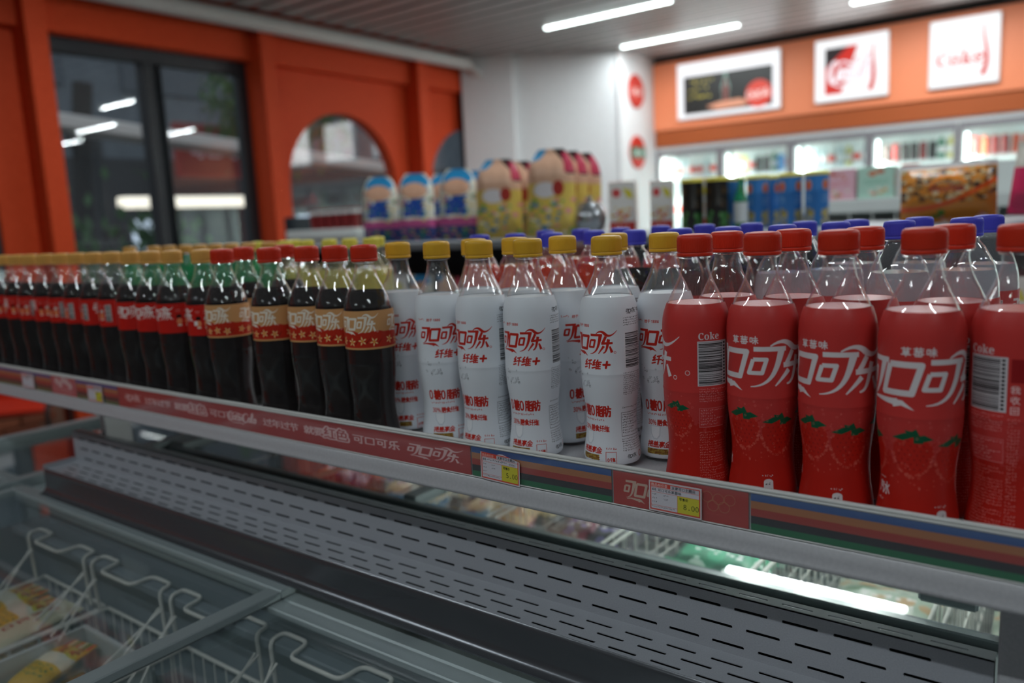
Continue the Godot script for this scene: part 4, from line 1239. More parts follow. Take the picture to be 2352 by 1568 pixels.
func build_freezers() -> void:
	# front cabinet, with its well, frame and two sliding lids
	var o := thing("front_chest_freezer", "glass topped chest freezer with sliding lids below the perforated tray", "freezer")
	var b := mb()
	open_box(b, Vector3(-1.66, 0.05, -0.62), Vector3(1.2, 0.836, 0.12), 0.034)
	part("cabinet", b, M.freezer_inside, o)
	for s in [[Vector3(-1.665, 0.836, -0.62), Vector3(1.2, 0.847, -0.578)], [Vector3(-1.665, 0.836, 0.06), Vector3(1.2, 0.847, 0.12)], [Vector3(-1.665, 0.836, -0.578), Vector3(-1.625, 0.847, 0.06)], [Vector3(1.16, 0.836, -0.578), Vector3(1.2, 0.847, 0.06)]]:
		b = mb()
		span(b, s[0], s[1], 0.002)
		part("rim_bar", b, M.freezer_frame, o)
	b = mb()
	span(b, Vector3(-1.6, 0.785, -0.575), Vector3(1.15, 0.799, -0.556), 0.002)
	span(b, Vector3(-1.6, 0.785, 0.03), Vector3(1.15, 0.799, 0.05), 0.002)
	part("basket_ledge", b, M.freezer_inside, o)
	lid(o, Vector3(-1.635, 0.8478, -0.5995), Vector3(-0.822, 0.8588, -0.02), 0.024)
	lid(o, Vector3(-0.86, 0.8375, -0.5775), Vector3(0.35, 0.8465, 0.055), 0.022)
	for i in 6:
		var where: String = ["farthest from the tray's upright", "second from the far cabinet end", "beside the seam of the two lids", "just past the seam under the lower lid", "second past the seam under the lower lid", "third past the seam under the lower lid"][i]
		basket(-1.517 + 0.231 * i, -0.575, -0.06, "white wire basket hung in the front freezer, %s" % where)
	# the plastic tub and the ice-cream packets
	o = thing("plastic_tub", "translucent white plastic tub in a front freezer basket, holding yellow packets", "tub", Vector3(-1.395, 0.4735, -0.53))
	b = mb()
	open_box(b, Vector3(0.112, 0, 0), Vector3(0.308, 0.226, 0.26), 0.004)
	part("tub_wall", b, M.tub_white, o)
	b = mb()
	for s in [[Vector3(0.108, 0.226, -0.004), Vector3(0.312, 0.23, 0.004)], [Vector3(0.108, 0.226, 0.256), Vector3(0.312, 0.23, 0.264)], [Vector3(0.108, 0.226, 0.004), Vector3(0.116, 0.23, 0.256)], [Vector3(0.304, 0.226, 0.004), Vector3(0.312, 0.23, 0.256)]]: span(b, s[0], s[1], 0.001)
	part("tub_rim", b, M.tub_white, o)
	var yel := mat("yellow_packet", Color.WHITE, 0.35, 0.0, T.yellow_packet)
	var cream := mat("cream_packet", Color.WHITE, 0.4, 0.0, T.cream_packet)
	var lie := Vector3(-1.52, 0.0, 0.0)
	packet("ice_cream_packet", "yellow ice cream packet with striped green and red end seals in the tub", "ice cream", Vector3(-1.232, 0.668, -0.385), 0.064, 0.135, 0.024, Vector3(-1.42, 0.16, 0.05), yel)
	packet("ice_cream_packet", "yellow ice cream packet beside the topmost one in the tub", "ice cream", Vector3(-1.168, 0.640, -0.37), 0.062, 0.135, 0.024, Vector3(-1.5, -0.1, 0.1), yel)
	packet("ice_cream_packet", "yellow packet lying under the topmost one in the tub", "ice cream", Vector3(-1.235, 0.632, -0.375), 0.062, 0.135, 0.022, lie, yel)
	packet("ice_cream_packet", "yellow and green packet at the outer side of the far freezer basket", "ice cream", Vector3(-1.488, 0.694, -0.405), 0.064, 0.15, 0.024, Vector3(-1.5, 0.08, 0.0), yel)
	packet("ice_cream_packet", "second yellow packet in the far freezer basket beside the cream one", "ice cream", Vector3(-1.421, 0.692, -0.4), 0.064, 0.15, 0.024, Vector3(-1.5, 0.05, 0.0), yel)
	packet("cream_ice_packet", "cream packet with red lettering lying in the far freezer basket", "ice cream", Vector3(-1.354, 0.700, -0.395), 0.064, 0.155, 0.02, Vector3(-1.5, 0.03, 0.0), cream)
	for k in 3: packet("ice_cream_packet", "yellow packet in the lower layer of the far freezer basket, %s from its outer side" % ORD[k], "ice cream", Vector3(-1.485 + k * 0.068, 0.655, -0.36), 0.064, 0.15, 0.03, lie, yel)
	for k in 3: packet("ice_cream_packet", "yellow packet nearer the aisle in the far freezer basket, %s from its outer side" % ORD[k], "ice cream", Vector3(-1.485 + k * 0.068, 0.665, -0.2), 0.064, 0.15, 0.03, lie, yel)
	# spine between the two cabinets
	o = thing("freezer_spine", "grey metal spine between the front and rear freezers under the tray", "cabinet")
	b = mb()
	span(b, Vector3(-1.66, 0.0, -0.905), Vector3(1.2, 0.844, -0.622), 0.003)
	part("body", b, M.freezer_frame, o)
	# rear cabinet
	o = thing("rear_chest_freezer", "glass topped chest freezer behind the drink shelf, full of wire baskets", "freezer")
	b = mb()
	open_box(b, Vector3(-1.66, 0.05, -1.66), Vector3(1.2, 0.84, -0.907), 0.04)
	part("cabinet", b, M.freezer_inside, o)
	for s in [[Vector3(-1.66, 0.84, -0.921), Vector3(1.2, 0.852, -0.907)], [Vector3(-1.66, 0.84, -1.66), Vector3(1.2, 0.858, -1.62)], [Vector3(-1.66, 0.84, -1.62), Vector3(-1.62, 0.858, -0.921)], [Vector3(-0.072, 0.84, -1.62), Vector3(-0.03, 0.858, -0.921)], [Vector3(-0.945, 0.84, -1.62), Vector3(-0.915, 0.858, -0.921)], [Vector3(1.16, 0.84, -1.62), Vector3(1.2, 0.858, -0.921)]]:
		b = mb()
		span(b, s[0], s[1], 0.002)
		part("frame_bar", b, M.freezer_frame, o)
	for s in [[-1.62, -0.945], [-0.915, -0.072], [-0.03, 1.16]]:
		b = mb()
		span(b, Vector3(s[0], 0.846, -1.62), Vector3(s[1], 0.849, -0.921))
		part("glass_pane", b, M.lid_glass, o)
	b = mb()
	box(b, Vector3(-0.125, 0.866, -0.955), Vector3(0.06, 0.012, 0.02), 0.003)
	part("lid_handle", b, M.freezer_frame, o)
	var goods := ["purple", "cream", "cream", "dark", "green", "plain", "plain"]
	for i in 7:
		var x := -1.53 + 0.232 * i
		basket2(x, goods[i], i)
	# end cabinet
	o = thing("end_chest_freezer", "glass topped freezer closing the far end of the freezer island", "freezer")
	b = mb()
	open_box(b, Vector3(-2.06, 0.05, -1.66), Vector3(-1.668, 0.84, 0.12), 0.03)
	part("cabinet", b, M.freezer_inside, o)
	for s in [[Vector3(-2.06, 0.84, -1.66), Vector3(-2.02, 0.868, 0.12)], [Vector3(-1.70, 0.84, -1.66), Vector3(-1.668, 0.86, 0.12)], [Vector3(-2.02, 0.84, -1.66), Vector3(-1.70, 0.86, -1.63)], [Vector3(-2.02, 0.84, -0.62), Vector3(-1.70, 0.86, -0.595)], [Vector3(-2.02, 0.84, 0.08), Vector3(-1.70, 0.86, 0.12)]]:
		b = mb()
		span(b, s[0], s[1], 0.002)
		part("frame_bar", b, M.freezer_frame, o)
	for s in [[-1.63, -0.62], [-0.595, 0.08]]:
		b = mb()
		span(b, Vector3(-2.02, 0.850, s[0]), Vector3(-1.70, 0.853, s[1]))
		part("glass_pane", b, M.lid_glass, o)

func basket2(x: float, goods: String, i: int) -> void:
	# a basket of the rear freezer, near the glass, and what lies in it
	var o := thing("freezer_basket", "white wire basket in the rear freezer, %s from its far end" % ORD[i], "basket", Vector3(x, 0.0, 0.0), "rear freezer baskets")
	var w := 0.216
	var b := mb()
	var z0 := -0.97
	var z1 := -1.58
	tube(b, smooth_path([Vector3(0, 0.80, z0), Vector3(w, 0.80, z0), Vector3(w, 0.80, z1), Vector3(0, 0.80, z1), Vector3(0, 0.80, z0), Vector3(0.02, 0.80, z0)], 0.012), 0.0032, 8)
	part("rim", b, M.wire_white, o)
	for k in 9:
		b = mb()
		var xx := w * (k + 0.5) / 9.0
		tube(b, [Vector3(xx, 0.80, z0), Vector3(xx, 0.56, z0 - 0.006), Vector3(xx, 0.56, z1 + 0.006), Vector3(xx, 0.80, z1)], 0.0014, 4)
		part("wire", b, M.wire_white, o)
	for k in 16:
		b = mb()
		var zz := lerpf(z0, z1, (k + 0.5) / 16.0)
		tube(b, [Vector3(0, 0.80, zz), Vector3(0.005, 0.56, zz), Vector3(w - 0.005, 0.56, zz), Vector3(w, 0.80, zz)], 0.0014, 4)
		part("wire", b, M.wire_white, o)
	for yy in [0.72, 0.64]:
		b = mb()
		tube(b, [Vector3(0.002, yy, z0), Vector3(w - 0.002, yy, z0), Vector3(w - 0.002, yy, z1), Vector3(0.002, yy, z1), Vector3(0.002, yy, z0)], 0.0016, 4)
		part("band_wire", b, M.wire_white, o)
	b = mb()
	span(b, Vector3(0.006, 0.5615, z1 + 0.01), Vector3(w - 0.006, 0.5625, z0 - 0.01))
	part("liner", b, M.tub_white, o)
	var tex: Texture2D = T["goods_" + goods]
	var m := mat("goods%d" % i, Color.WHITE, 0.35, 0.0, tex)
	var what: String = {"purple": "purple ice cream bag with orange fruit print", "cream": "cream and orange ice cream bag", "dark": "black and purple ice cream bag", "green": "glossy green bagged ice tray", "plain": "pale green and white frozen food bag"}[goods]
	for k in 4:
		var y: float = 0.58 + (0.05 if goods == "plain" else 0.13) + 0.006 * (k % 2)
		packet("frozen_bag", "%s, %s from the spine, %s rear basket" % [what, ORD[k], ORD[i]], "frozen bag", Vector3(x + w / 2.0 + 0.004 * (k % 2), y, -1.0 - 0.134 * k), 0.165, 0.132, 0.05, Vector3(-1.25 - 0.05 * (k % 3), 0.08 * (k - 1.5), 0), m, "bags in the %s rear basket" % ORD[i])

# ---------------------------------------------------------------- the room
func build_room() -> void:
	var b := mb()
	span(b, Vector3(-5.6, -0.1, -9.0), Vector3(5.2, 0.0, 7.6))
	struct("floor", b, M.floor_tile)
	var c := structure_root("ceiling")
	b = mb()
	span(b, Vector3(-5.6, 3.05, -9.0), Vector3(5.2, 3.15, 7.6))
	part("upper_slab", b, M.ceiling_void, c)
	var sl := mb()
	span(sl, Vector3(-5.1, -0.0015, -0.078), Vector3(5.1, 0.0015, 0.078))
	var slm := mesh_of(sl)
	for i in 78: inst("slat", slm, M.ceiling_metal, c, Vector3(0, 2.925, -8.3 + i * 0.2))
	# outer walls that close the room beyond the picture
	b = mb()
	span(b, Vector3(5.1, 0, -9.0), Vector3(5.2, 3.05, 7.6))
	struct("wall_right", b, M.gondola_grey)
	b = mb()
	span(b, Vector3(-5.6, 0, 7.5), Vector3(5.1, 3.05, 7.6))
	struct("wall_front", b, M.gondola_grey)
	b = mb()
	span(b, Vector3(-5.6, 0, -9.0), Vector3(5.1, 3.05, -8.9))
	struct("wall_back", b, M.white_wall)
	# left wall: orange posts, beams and panels with windows between
	var w := structure_root("wall_left")
	for s in [["beam", Vector3(-5.5, 2.6, -9.0), Vector3(-5.3, 2.82, 7.5)], ["upper_panel", Vector3(-5.5, 2.82, -9.0), Vector3(-5.36, 3.05, 7.5)], ["side_panel", Vector3(-5.5, 0, -2.28), Vector3(-5.38, 2.6, -2.06)], ["end_panel", Vector3(-5.5, 0, 0.3), Vector3(-5.38, 2.6, 7.5)], ["corner_panel", Vector3(-5.5, 0, -9.0), Vector3(-5.38, 2.6, -7.0)], ["plinth", Vector3(-5.5, 0, -2.06), Vector3(-5.38, 0.06, 0.3)], ["plinth", Vector3(-5.5, 0, -4.06), Vector3(-5.38, 0.06, -2.28)]]:
		b = mb()
		span(b, s[1], s[2], 0.006)
		part(s[0], b, M.orange_paint, w)
	for z in [0.42, -2.335, -3.99, -5.71]:
		b = mb()
		span(b, Vector3(-5.5, 0, z - 0.065), Vector3(-5.2, 2.95, z + 0.065), 0.006)
		part("post", b, M.orange_paint, w)
	# panels with round-topped openings; the panel's own x runs along -z
	var turn := Transform3D(Basis(Vector3(0, 0, -1), Vector3.UP, Vector3(1, 0, 0)), Vector3(-5.38, 0, 0))
	for a in [[4.055, 5.645, 4.845, 0.61], [5.775, 7.0, 6.52, 0.575]]:
		var hole := PackedVector2Array()
		hole.append(Vector2(a[2] - a[3], 0.35))
		for i in 25: hole.append(Vector2(a[2] - a[3] * cos(PI * i / 24.0), 1.68 + a[3] * sin(PI * i / 24.0)))
		hole.append(Vector2(a[2] + a[3], 0.35))
		b = mb()
		wallpanel(b, PackedVector2Array([Vector2(a[0], 0), Vector2(a[1], 0), Vector2(a[1], 2.6), Vector2(a[0], 2.6)]), hole, 0.12, turn)
		part("arch_panel", b, M.orange_paint, w)
	b = mb()
	tube(b, [Vector3(-5.14, 2.845, 7.5), Vector3(-5.14, 2.845, -6.3)], 0.062, 14)
	var pipe := part("ceiling_pipe", b, M.pipe_white, self)
	tag(pipe, "white round pipe running under the slatted ceiling above the orange wall", "pipe")
	b = mb()
	for k in 4: box(b, Vector3(-5.14, 2.82 - 0.03 * k, -6.32 - 0.05 * k), Vector3(0.1, 0.06, 0.06), 0.015)
	var can := part("pipe_fitting", b, M.pipe_white, self)
	tag(can, "white bracket fitting at the end of the ceiling pipe", "bracket")
	# windows
	window("window_1", -2.40, -3.925, 0.06, 2.6, [-3.135])
	window("window_2", 0.3, -2.06, 0.06, 2.6, [-0.9])
	for a in [[4.845, 0.62, 3], [6.52, 0.585, 4]]:
		var o := structure_root("window_%d" % a[2])
		var p := PackedVector2Array([Vector2(a[0] - a[1], 0.34)])
		for i in 25: p.append(Vector2(a[0] - a[1] * cos(PI * i / 24.0), 1.68 + a[1] * sin(PI * i / 24.0)))
		p.append(Vector2(a[0] + a[1], 0.34))
		b = mb()
		extrude(b, p, 0.004, Transform3D(turn.basis, Vector3(-5.44, 0, 0)))
		part("glass_pane", b, M.window_glass, o)
	# black trim and the white walls of the far corner
	b = mb()
	span(b, Vector3(-5.38, 0, -6.56), Vector3(-5.28, 2.95, -6.42))
	struct("trim_1", b, M.black_trim)
	var A := Vector3(-5.26, 0, -6.42)
	var B := Vector3(-4.03, 0, -7.23)
	var d := (B - A).normalized()
	var n := Vector3(-d.z, 0, d.x)
	if n.z < 0: n = -n
	var x := Transform3D(Basis(d, Vector3.UP, n), A)
	var len := A.distance_to(B)
	b = mb()
	box(b, Vector3(len / 2.0, 1.475, -0.1), Vector3(len, 2.95, 0.2), 0.004, x)
	struct("wall_corner", b, M.white_wall)
	b = mb()
	box(b, Vector3(0.21, 1.475, 0.025), Vector3(0.52, 2.95, 0.07), 0.006, x)
	struct("trim_2", b, M.white_wall)
	b = mb()
	span(b, Vector3(-4.3, 0, -8.9), Vector3(-3.985, 2.95, -7.235), 0.004)
	struct("wall_pillar", b, M.white_wall)
	for s in [[2.55, 0.165, -7.58, T.disc_red, "round red enamel sign with white lettering on the white pillar"], [1.94, 0.165, -7.585, T.disc_green, "round red sign with green and white middle band on the white pillar"]]:
		b = mb()
		lathe(b, [[0.0, 0.0], [s[1], 0.0], [s[1] + 0.004, 0.006], [s[1] - 0.004, 0.014], [s[1] - 0.012, 0.012]], 40)
		var o2 := thing("round_sign", s[4], "sign", Vector3(-3.984, s[0], s[2]))
		var rim := part("rim", b, M.cap_red, o2)
		rim.rotation.z = -PI / 2.0
		b = mb()
		var circle := PackedVector2Array()
		for i in 36: circle.append(Vector2(cos(TAU * i / 36.0), sin(TAU * i / 36.0)) * (s[1] - 0.008))
		extrude(b, circle, 0.003, Transform3D(Basis(Vector3(0, 0, -1), Vector3.UP, Vector3(1, 0, 0)), Vector3(0.015, 0, 0)))
		part("face", b, mat("disc" + str(s[0]), Color.WHITE, 0.35, 0.0, s[3]), o2)

func window(called: String, z0: float, z1: float, y0: float, y1: float, mull: Array) -> void:
	# a dark framed glass front seen from inside; z0 is the end nearer the entrance
	var o := structure_root(called)
	var b := mb()
	span(b, Vector3(-5.47, y1 - 0.1, z1), Vector3(-5.40, y1, z0), 0.004)
	part("top_rail", b, M.dark_frame, o)
	b = mb()
	span(b, Vector3(-5.47, y0, z1), Vector3(-5.40, y0 + 0.12, z0), 0.004)
	part("bottom_rail", b, M.dark_frame, o)
	for z in [[z0 - 0.03, z0], [z1, z1 + 0.085]]:
		b = mb()
		span(b, Vector3(-5.47, y0 + 0.12, z[0]), Vector3(-5.40, y1 - 0.1, z[1]), 0.004)
		part("jamb", b, M.dark_frame, o)
	var edges := [z0 - 0.03]
	for z in mull:
		for s in [[-0.052, 0.052, -5.40], [-0.068, -0.055, -5.36], [0.055, 0.068, -5.36]]:
			b = mb()
			span(b, Vector3(-5.47, y0 + 0.12, z + s[0]), Vector3(s[2], y1 - 0.1, z + s[1]), 0.004)
			part("mullion", b, M.dark_frame, o)
		edges.append(z + 0.068)
		edges.append(z - 0.068)
	edges.append(z1 + 0.085)
	for i in range(0, edges.size(), 2):
		b = mb()
		span(b, Vector3(-5.446, y0 + 0.12, edges[i + 1]), Vector3(-5.44, y1 - 0.1, edges[i]))
		part("glass_pane", b, M.window_glass, o)

func ceiling_light(x: float, z: float, energy: float, label: String) -> void:
	var o := thing("ceiling_light", label, "light", Vector3(x, 2.912, z), "linear ceiling lights")
	var b := mb()
	box(b, Vector3(0, 0.006, 0), Vector3(1.18, 0.012, 0.06), 0.003)
	part("housing", b, M.pipe_white, o)
	b = mb()
	box(b, Vector3(0, -0.006, 0), Vector3(1.16, 0.012, 0.046), 0.005)
	part("light_diffuser", b, M.lamp_glow, o)
	var l := AreaLight3D.new()
	l.name = "lamp"
	l.area_size = Vector2(1.14, 0.04)
	l.light_energy = energy
	l.light_color = Color(0.95, 0.985, 1.0)
	l.shadow_enabled = true
	o.add_child(l)
	l.position = Vector3(0, -0.016, 0)
	l.rotation.x = -PI / 2.0

# ---------------------------------------------------------------- cold drinks wall
func build_coolers() -> void:
	var o := thing("cooler_fascia", "bright orange panel running above the drink coolers", "panel")
	var b := mb()
	span(b, Vector3(-3.983, 2.17, -8.06), Vector3(3.2, 2.86, -7.98), 0.004)
	part("upper_panel", b, M.fascia_orange, o)
	b = mb()
	span(b, Vector3(-3.983, 2.0, -8.06), Vector3(3.2, 2.168, -8.0), 0.004)
	part("lower_panel", b, M.fascia_brown, o)
	b = mb()
	span(b, Vector3(-3.983, 2.862, -8.06), Vector3(3.2, 2.91, -8.01))
	part("top_trim", b, M.black_trim, o)
	for s in [[-3.69, -2.62, T.sign1, "wide backlit sign with dark picture, bottle and red disc above the coolers", 0.6], [-2.3, -1.66, T.sign2, "square backlit sign with red and black corner and white lettering", 0.6], [-1.34, -0.81, T.sign3, "square backlit white sign with red serif lettering and red ribbon", 0.6]]:
		var g := thing("backlit_sign", s[3], "sign", Vector3((s[0] + s[1]) / 2.0, 2.53, -7.979))
		var w: float = s[1] - s[0]
		b = mb()
		box(b, Vector3(0, 0, 0.02), Vector3(w, 0.56, 0.04), 0.006)
		part("box_frame", b, M.cooler_white, g)
		b = mb()
		quad(b, Vector3(-w / 2 + 0.006, 0.274, 0.0412), Vector3(w / 2 - 0.006, 0.274, 0.0412), Vector3(w / 2 - 0.006, -0.274, 0.0412), Vector3(-w / 2 + 0.006, -0.274, 0.0412), Vector3.BACK)
		part("sign_screen", b, glow("sign_" + str(s[0]), Color(1, 1, 1), s[4], s[2]), g)
		var l := AreaLight3D.new()
		l.name = "sign_lamp"
		l.area_size = Vector2(w * 0.9, 0.5)
		l.light_energy = 0.18
		l.shadow_enabled = true
		g.add_child(l)
		l.position = Vector3(0, 0, 0.06)
		l.rotation.y = PI
	# the cabinets behind the glass doors
	var c := thing("drink_cooler", "white walk-up drink cooler with a row of glass doors under the orange panel", "cooler")
	for s in [["back_panel", Vector3(-3.98, 0.1, -8.88), Vector3(3.2, 2.0, -8.84)], ["top_panel", Vector3(-3.98, 1.965, -8.84), Vector3(3.2, 2.0, -8.02)], ["base_panel", Vector3(-3.98, 0.0, -8.84), Vector3(3.2, 0.3, -8.02)], ["side_panel", Vector3(-3.98, 0.3, -8.84), Vector3(-3.95, 1.965, -8.02)], ["side_panel", Vector3(3.17, 0.3, -8.84), Vector3(3.2, 1.965, -8.02)]]:
		b = mb()
		span(b, s[1], s[2])
		part(s[0], b, M.cooler_white, c)
	for y in [0.8, 1.26, 1.67]:
		b = mb()
		span(b, Vector3(-3.95, y - 0.02, -8.8), Vector3(3.17, y, -8.12), 0.003)
		part("shelf_board", b, M.cooler_white, c)
	var edges := []
	for i in 11: edges.append(-3.98 + 0.718 * i)
	for i in 10:
		var dr := Node3D.new()
		dr.name = "door"
		c.add_child(dr, true)
		var x0: float = edges[i] + 0.004
		var x1: float = edges[i + 1] - 0.004
		for s in [[Vector3(x0, 0.32, -8.06), Vector3(x0 + 0.035, 1.96, -8.012)], [Vector3(x1 - 0.035, 0.32, -8.06), Vector3(x1, 1.96, -8.012)], [Vector3(x0 + 0.035, 1.9, -8.06), Vector3(x1 - 0.035, 1.96, -8.012)], [Vector3(x0 + 0.035, 0.32, -8.06), Vector3(x1 - 0.035, 0.4, -8.012)]]:
			b = mb()
			span(b, s[0], s[1], 0.004)
			part("door_frame", b, M.cooler_frame, dr)
		b = mb()
		span(b, Vector3(x0 + 0.035, 0.4, -8.04), Vector3(x1 - 0.035, 1.9, -8.034))
		part("door_glass", b, M.lid_glass, dr)
		b = mb()
		tube(b, [Vector3(x1 - 0.05, 0.95, -7.99), Vector3(x1 - 0.05, 1.3, -7.99)], 0.008, 8)
		part("door_handle", b, M.steel, dr)
		b = mb()
		tube(b, [Vector3(x0 + 0.055, 0.45, -8.085), Vector3(x0 + 0.055, 1.87, -8.085)], 0.014, 10)
		part("light_tube", b, M.cooler_glow, dr)
		var l := AreaLight3D.new()
		l.name = "door_lamp"
		l.area_size = Vector2(0.03, 1.4)
		l.light_energy = 1.1
		l.light_color = Color(0.92, 1.0, 0.97)
		l.shadow_enabled = true
		dr.add_child(l)
		l.position = Vector3(x0 + 0.075, 1.16, -8.11)
		l.rotation.y = -0.25
	# cans and bottles on the two shelves that show above the counter goods
	var kinds := [["milk_carton", Color8(206, 214, 214)], ["tea_bottle", Color8(196, 190, 96)], ["water_bottle", Color8(176, 196, 200)], ["cola_can", Color8(150, 34, 30)], ["orange_can", Color8(206, 84, 44)], ["dark_can", Color8(52, 34, 30)], ["green_bottle", Color8(40, 120, 84)], ["blue_can", Color8(60, 130, 190)]]
	var protos := []
	for k in kinds:
		var p := Node3D.new()
		p.name = k[0]
		var m := mat("can_" + k[0], k[1], 0.35)
		b = mb()
		if k[0].ends_with("can"):
			lathe(b, [[0.0, 0.004], [0.024, 0.0], [0.032, 0.008], [0.032, 0.145], [0.027, 0.158], [0.026, 0.163], [0.024, 0.158], [0.0, 0.158]], 18)
			part("can_body", b, m, p)
		else:
			lathe(b, [[0.0, 0.0], [0.03, 0.0], [0.033, 0.006], [0.033, 0.13], [0.03, 0.145], [0.014, 0.175], [0.013, 0.19]], 18)
			part("bottle_body", b, m, p)
			b = mb()
			lathe(b, [[0.015, 0.19], [0.015, 0.206], [0.0, 0.207]], 16)
			part("cap", b, M.cooler_white, p)
			b = mb()
			lathe(b, [[0.0336, 0.05], [0.0336, 0.11]], 18)
			part("label", b, M.cooler_white if k[0] != "milk_carton" else M.cap_red, p)
		protos.append(p)
	var pick := [[0, 0, 2, 0, 0, 2, 0, 4], [1, 1, 0, 5, 5, 6, 7, 0], [2, 2, 2, 0, 2, 1, 0, 2], [5, 3, 5, 5, 3, 5, 6, 1], [3, 4, 3, 3, 4, 4, 3, 5], [4, 3, 5, 3, 4, 3, 3, 5]]
	var words := {0: "white carton bottle", 1: "yellow tea bottle", 2: "pale water bottle", 3: "red can", 4: "orange can", 5: "dark can", 6: "green bottle", 7: "blue can"}
	for dd in 6:
		for row in 2:
			for k in 8:
				var kind: int = pick[dd][(k + row * 3) % 8]
				var q: Node3D = protos[kind].duplicate()
				q.name = numbered(protos[kind].name)
				add_child(q)
				q.position = Vector3(edges[dd] + 0.115 + k * 0.075, 1.67 if row == 0 else 1.26, -8.2 - 0.01 * ((k * 7) % 3))
				tag(q, "%s on the %s shelf behind the %s cooler door from the pillar" % [words[kind], "upper" if row == 0 else "middle", ORD[dd]], "bottle" if kind in [0, 1, 2, 6] else "can", "%s, %s shelf, %s door" % [words[kind], "upper" if row == 0 else "middle", ORD[dd]])
	for p in protos: p.free()

# ---------------------------------------------------------------- the counter of snacks
func build_snacks() -> void:
	var o := thing("snack_counter", "low grey shop counter with snack packs standing on its top", "counter")
	var b := mb()
	span(b, Vector3(-3.0, 1.222, -2.8), Vector3(0.1, 1.25, -2.05), 0.004)
	part("top_board", b, M.gondola_grey, o)
	b = mb()
	span(b, Vector3(-2.98, 0.0, -2.5), Vector3(0.08, 1.222, -2.45))
	part("centre_panel", b, M.gondola_dark, o)
	for y in [0.95, 0.6]:
		b = mb()
		span(b, Vector3(-2.98, y - 0.02, -2.45), Vector3(0.08, y, -2.08), 0.003)
		part("shelf_board", b, M.gondola_grey, o)
	b = mb()
	span(b, Vector3(-2.98, 0.0, -2.45), Vector3(0.08, 0.12, -2.1), 0.003)
	part("plinth", b, M.gondola_dark, o)
	for x in [-2.99, 0.07]:
		b = mb()
		span(b, Vector3(x - 0.01, 0.0, -2.78), Vector3(x + 0.02, 1.222, -2.08), 0.002)
		part("end_panel", b, M.gondola_dark, o)
	var blue := mat("blue_snack", Color.WHITE, 0.3, 0.0, T.pack_blue)
	var yellow := mat("yellow_snack", Color.WHITE, 0.3, 0.0, T.pack_yellow)
	var place := [[-2.27, -2.2, 0], [-2.10, -2.22, 0], [-2.08, -2.36, 0], [-1.875, -2.2, 0], [-1.93, -2.36, 0], [-1.70, -2.21, 1], [-1.73, -2.36, 1], [-1.476, -2.2, 1], [-1.505, -2.33, 1], [-1.525, -2.45, 1]]
	var said := ["blue and pink snack pouch nearest the arched window", "second blue and pink snack pouch from the arched window", "blue and pink snack pouch standing behind the second one", "blue and pink snack pouch beside the yellow pouches", "blue and pink snack pouch behind the others of its kind", "yellow and peach snack pouch beside the blue pouches", "yellow snack pouch behind the first yellow one", "tallest yellow and peach snack pouch on the counter", "yellow snack pouch behind the tallest one", "rearmost yellow snack pouch beside the metal jar"]
	for i in place.size():
		var p: Array = place[i]
		b = mb()
		if p[2] == 0: pouch(b, 0.14, 0.25, 0.05, 0.008, 8, 12, 0.45)
		else: pouch(b, 0.165, 0.268 if i < 7 else 0.282, 0.06, 0.008, 8, 12, 0.5)
		var q := part("snack_pouch", b, blue if p[2] == 0 else yellow, self, Vector3(p[0], 1.25, p[1]))
		q.rotation = Vector3(-0.03, 0.55 - 0.04 * i, -0.02)
		tag(q, said[i], "snack", "snack pouches on the counter")
	# metal jar
	o = thing("metal_jar", "shiny round metal jar standing beside the yellow snack pouches", "jar", Vector3(-1.372, 1.25, -2.27))
	b = mb()
	lathe(b, [[0.0, 0.001], [0.03, 0.0], [0.05, 0.02], [0.058, 0.05], [0.052, 0.08], [0.036, 0.1], [0.034, 0.104], [0.0, 0.112]], 28)
	part("body", b, M.steel, o)
	b = mb()
	lathe(b, [[0.0, 0.112], [0.01, 0.113], [0.012, 0.122], [0.0, 0.128]], 12)
	part("knob", b, M.steel, o)
	# cartons and tubes
	var boxm := mat("white_carton", Color.WHITE, 0.4, 0.0, T.carton_white)
	var cart := [[-1.262, -2.3, 0.085, 0.165, "white carton with yellow and red print next to the metal jar"], [-1.19, -2.43, 0.055, 0.15, "narrow white and red carton between the two white cartons"], [-1.135, -2.32, 0.07, 0.16, "white and pink carton with red splash next to the black tubes"], [-1.06, -2.44, 0.05, 0.165, "narrow white carton behind the black tubes"]]
	for q in cart:
		b = mb()
		box(b, Vector3(0, q[3] / 2, 0), Vector3(q[2], q[3], 0.05), 0.002)
		var k := part("snack_carton", b, boxm, self, Vector3(q[0], 1.25, q[1]))
		k.rotation.y = 0.35
		tag(k, q[4], "carton")
	var tubes := [[-1.03, -2.31, "black"], [-0.955, -2.32, "black"], [-0.94, -2.42, "blue"], [-0.866, -2.42, "blue"], [-0.857, -2.5, "blue"], [-0.768, -2.42, "blue"], [-0.692, -2.42, "blue"]]
	for i in tubes.size():
		var t: Array = tubes[i]
		o = thing("chip_tube", "%s snack tube with yellow lid on the counter, %s from the cartons" % [t[2], ORD[i]], "tube", Vector3(t[0], 1.25, t[1]), "snack tubes on the counter", 0.3)
		b = mb()
		lathe(b, [[0.032, 0.0], [0.033, 0.003], [0.033, 0.15]], 28)
		part("tube_wall", b, mat("tube%d" % i, Color.WHITE, 0.35, 0.0, T["tube_" + t[2]]), o)
		b = mb()
		lathe(b, [[0.0345, 0.146], [0.0345, 0.155], [0.032, 0.157], [0.0, 0.156]], 28)
		part("lid", b, M.cap_yellow, o)
	o = thing("green_glass_bottle", "slim green bottle standing between the blue snack tubes", "bottle", Vector3(-0.893, 1.25, -2.35))
	b = mb()
	lathe(b, [[0.0, 0.0], [0.018, 0.0], [0.02, 0.004], [0.02, 0.09], [0.008, 0.12], [0.008, 0.15], [0.0, 0.151]], 20)
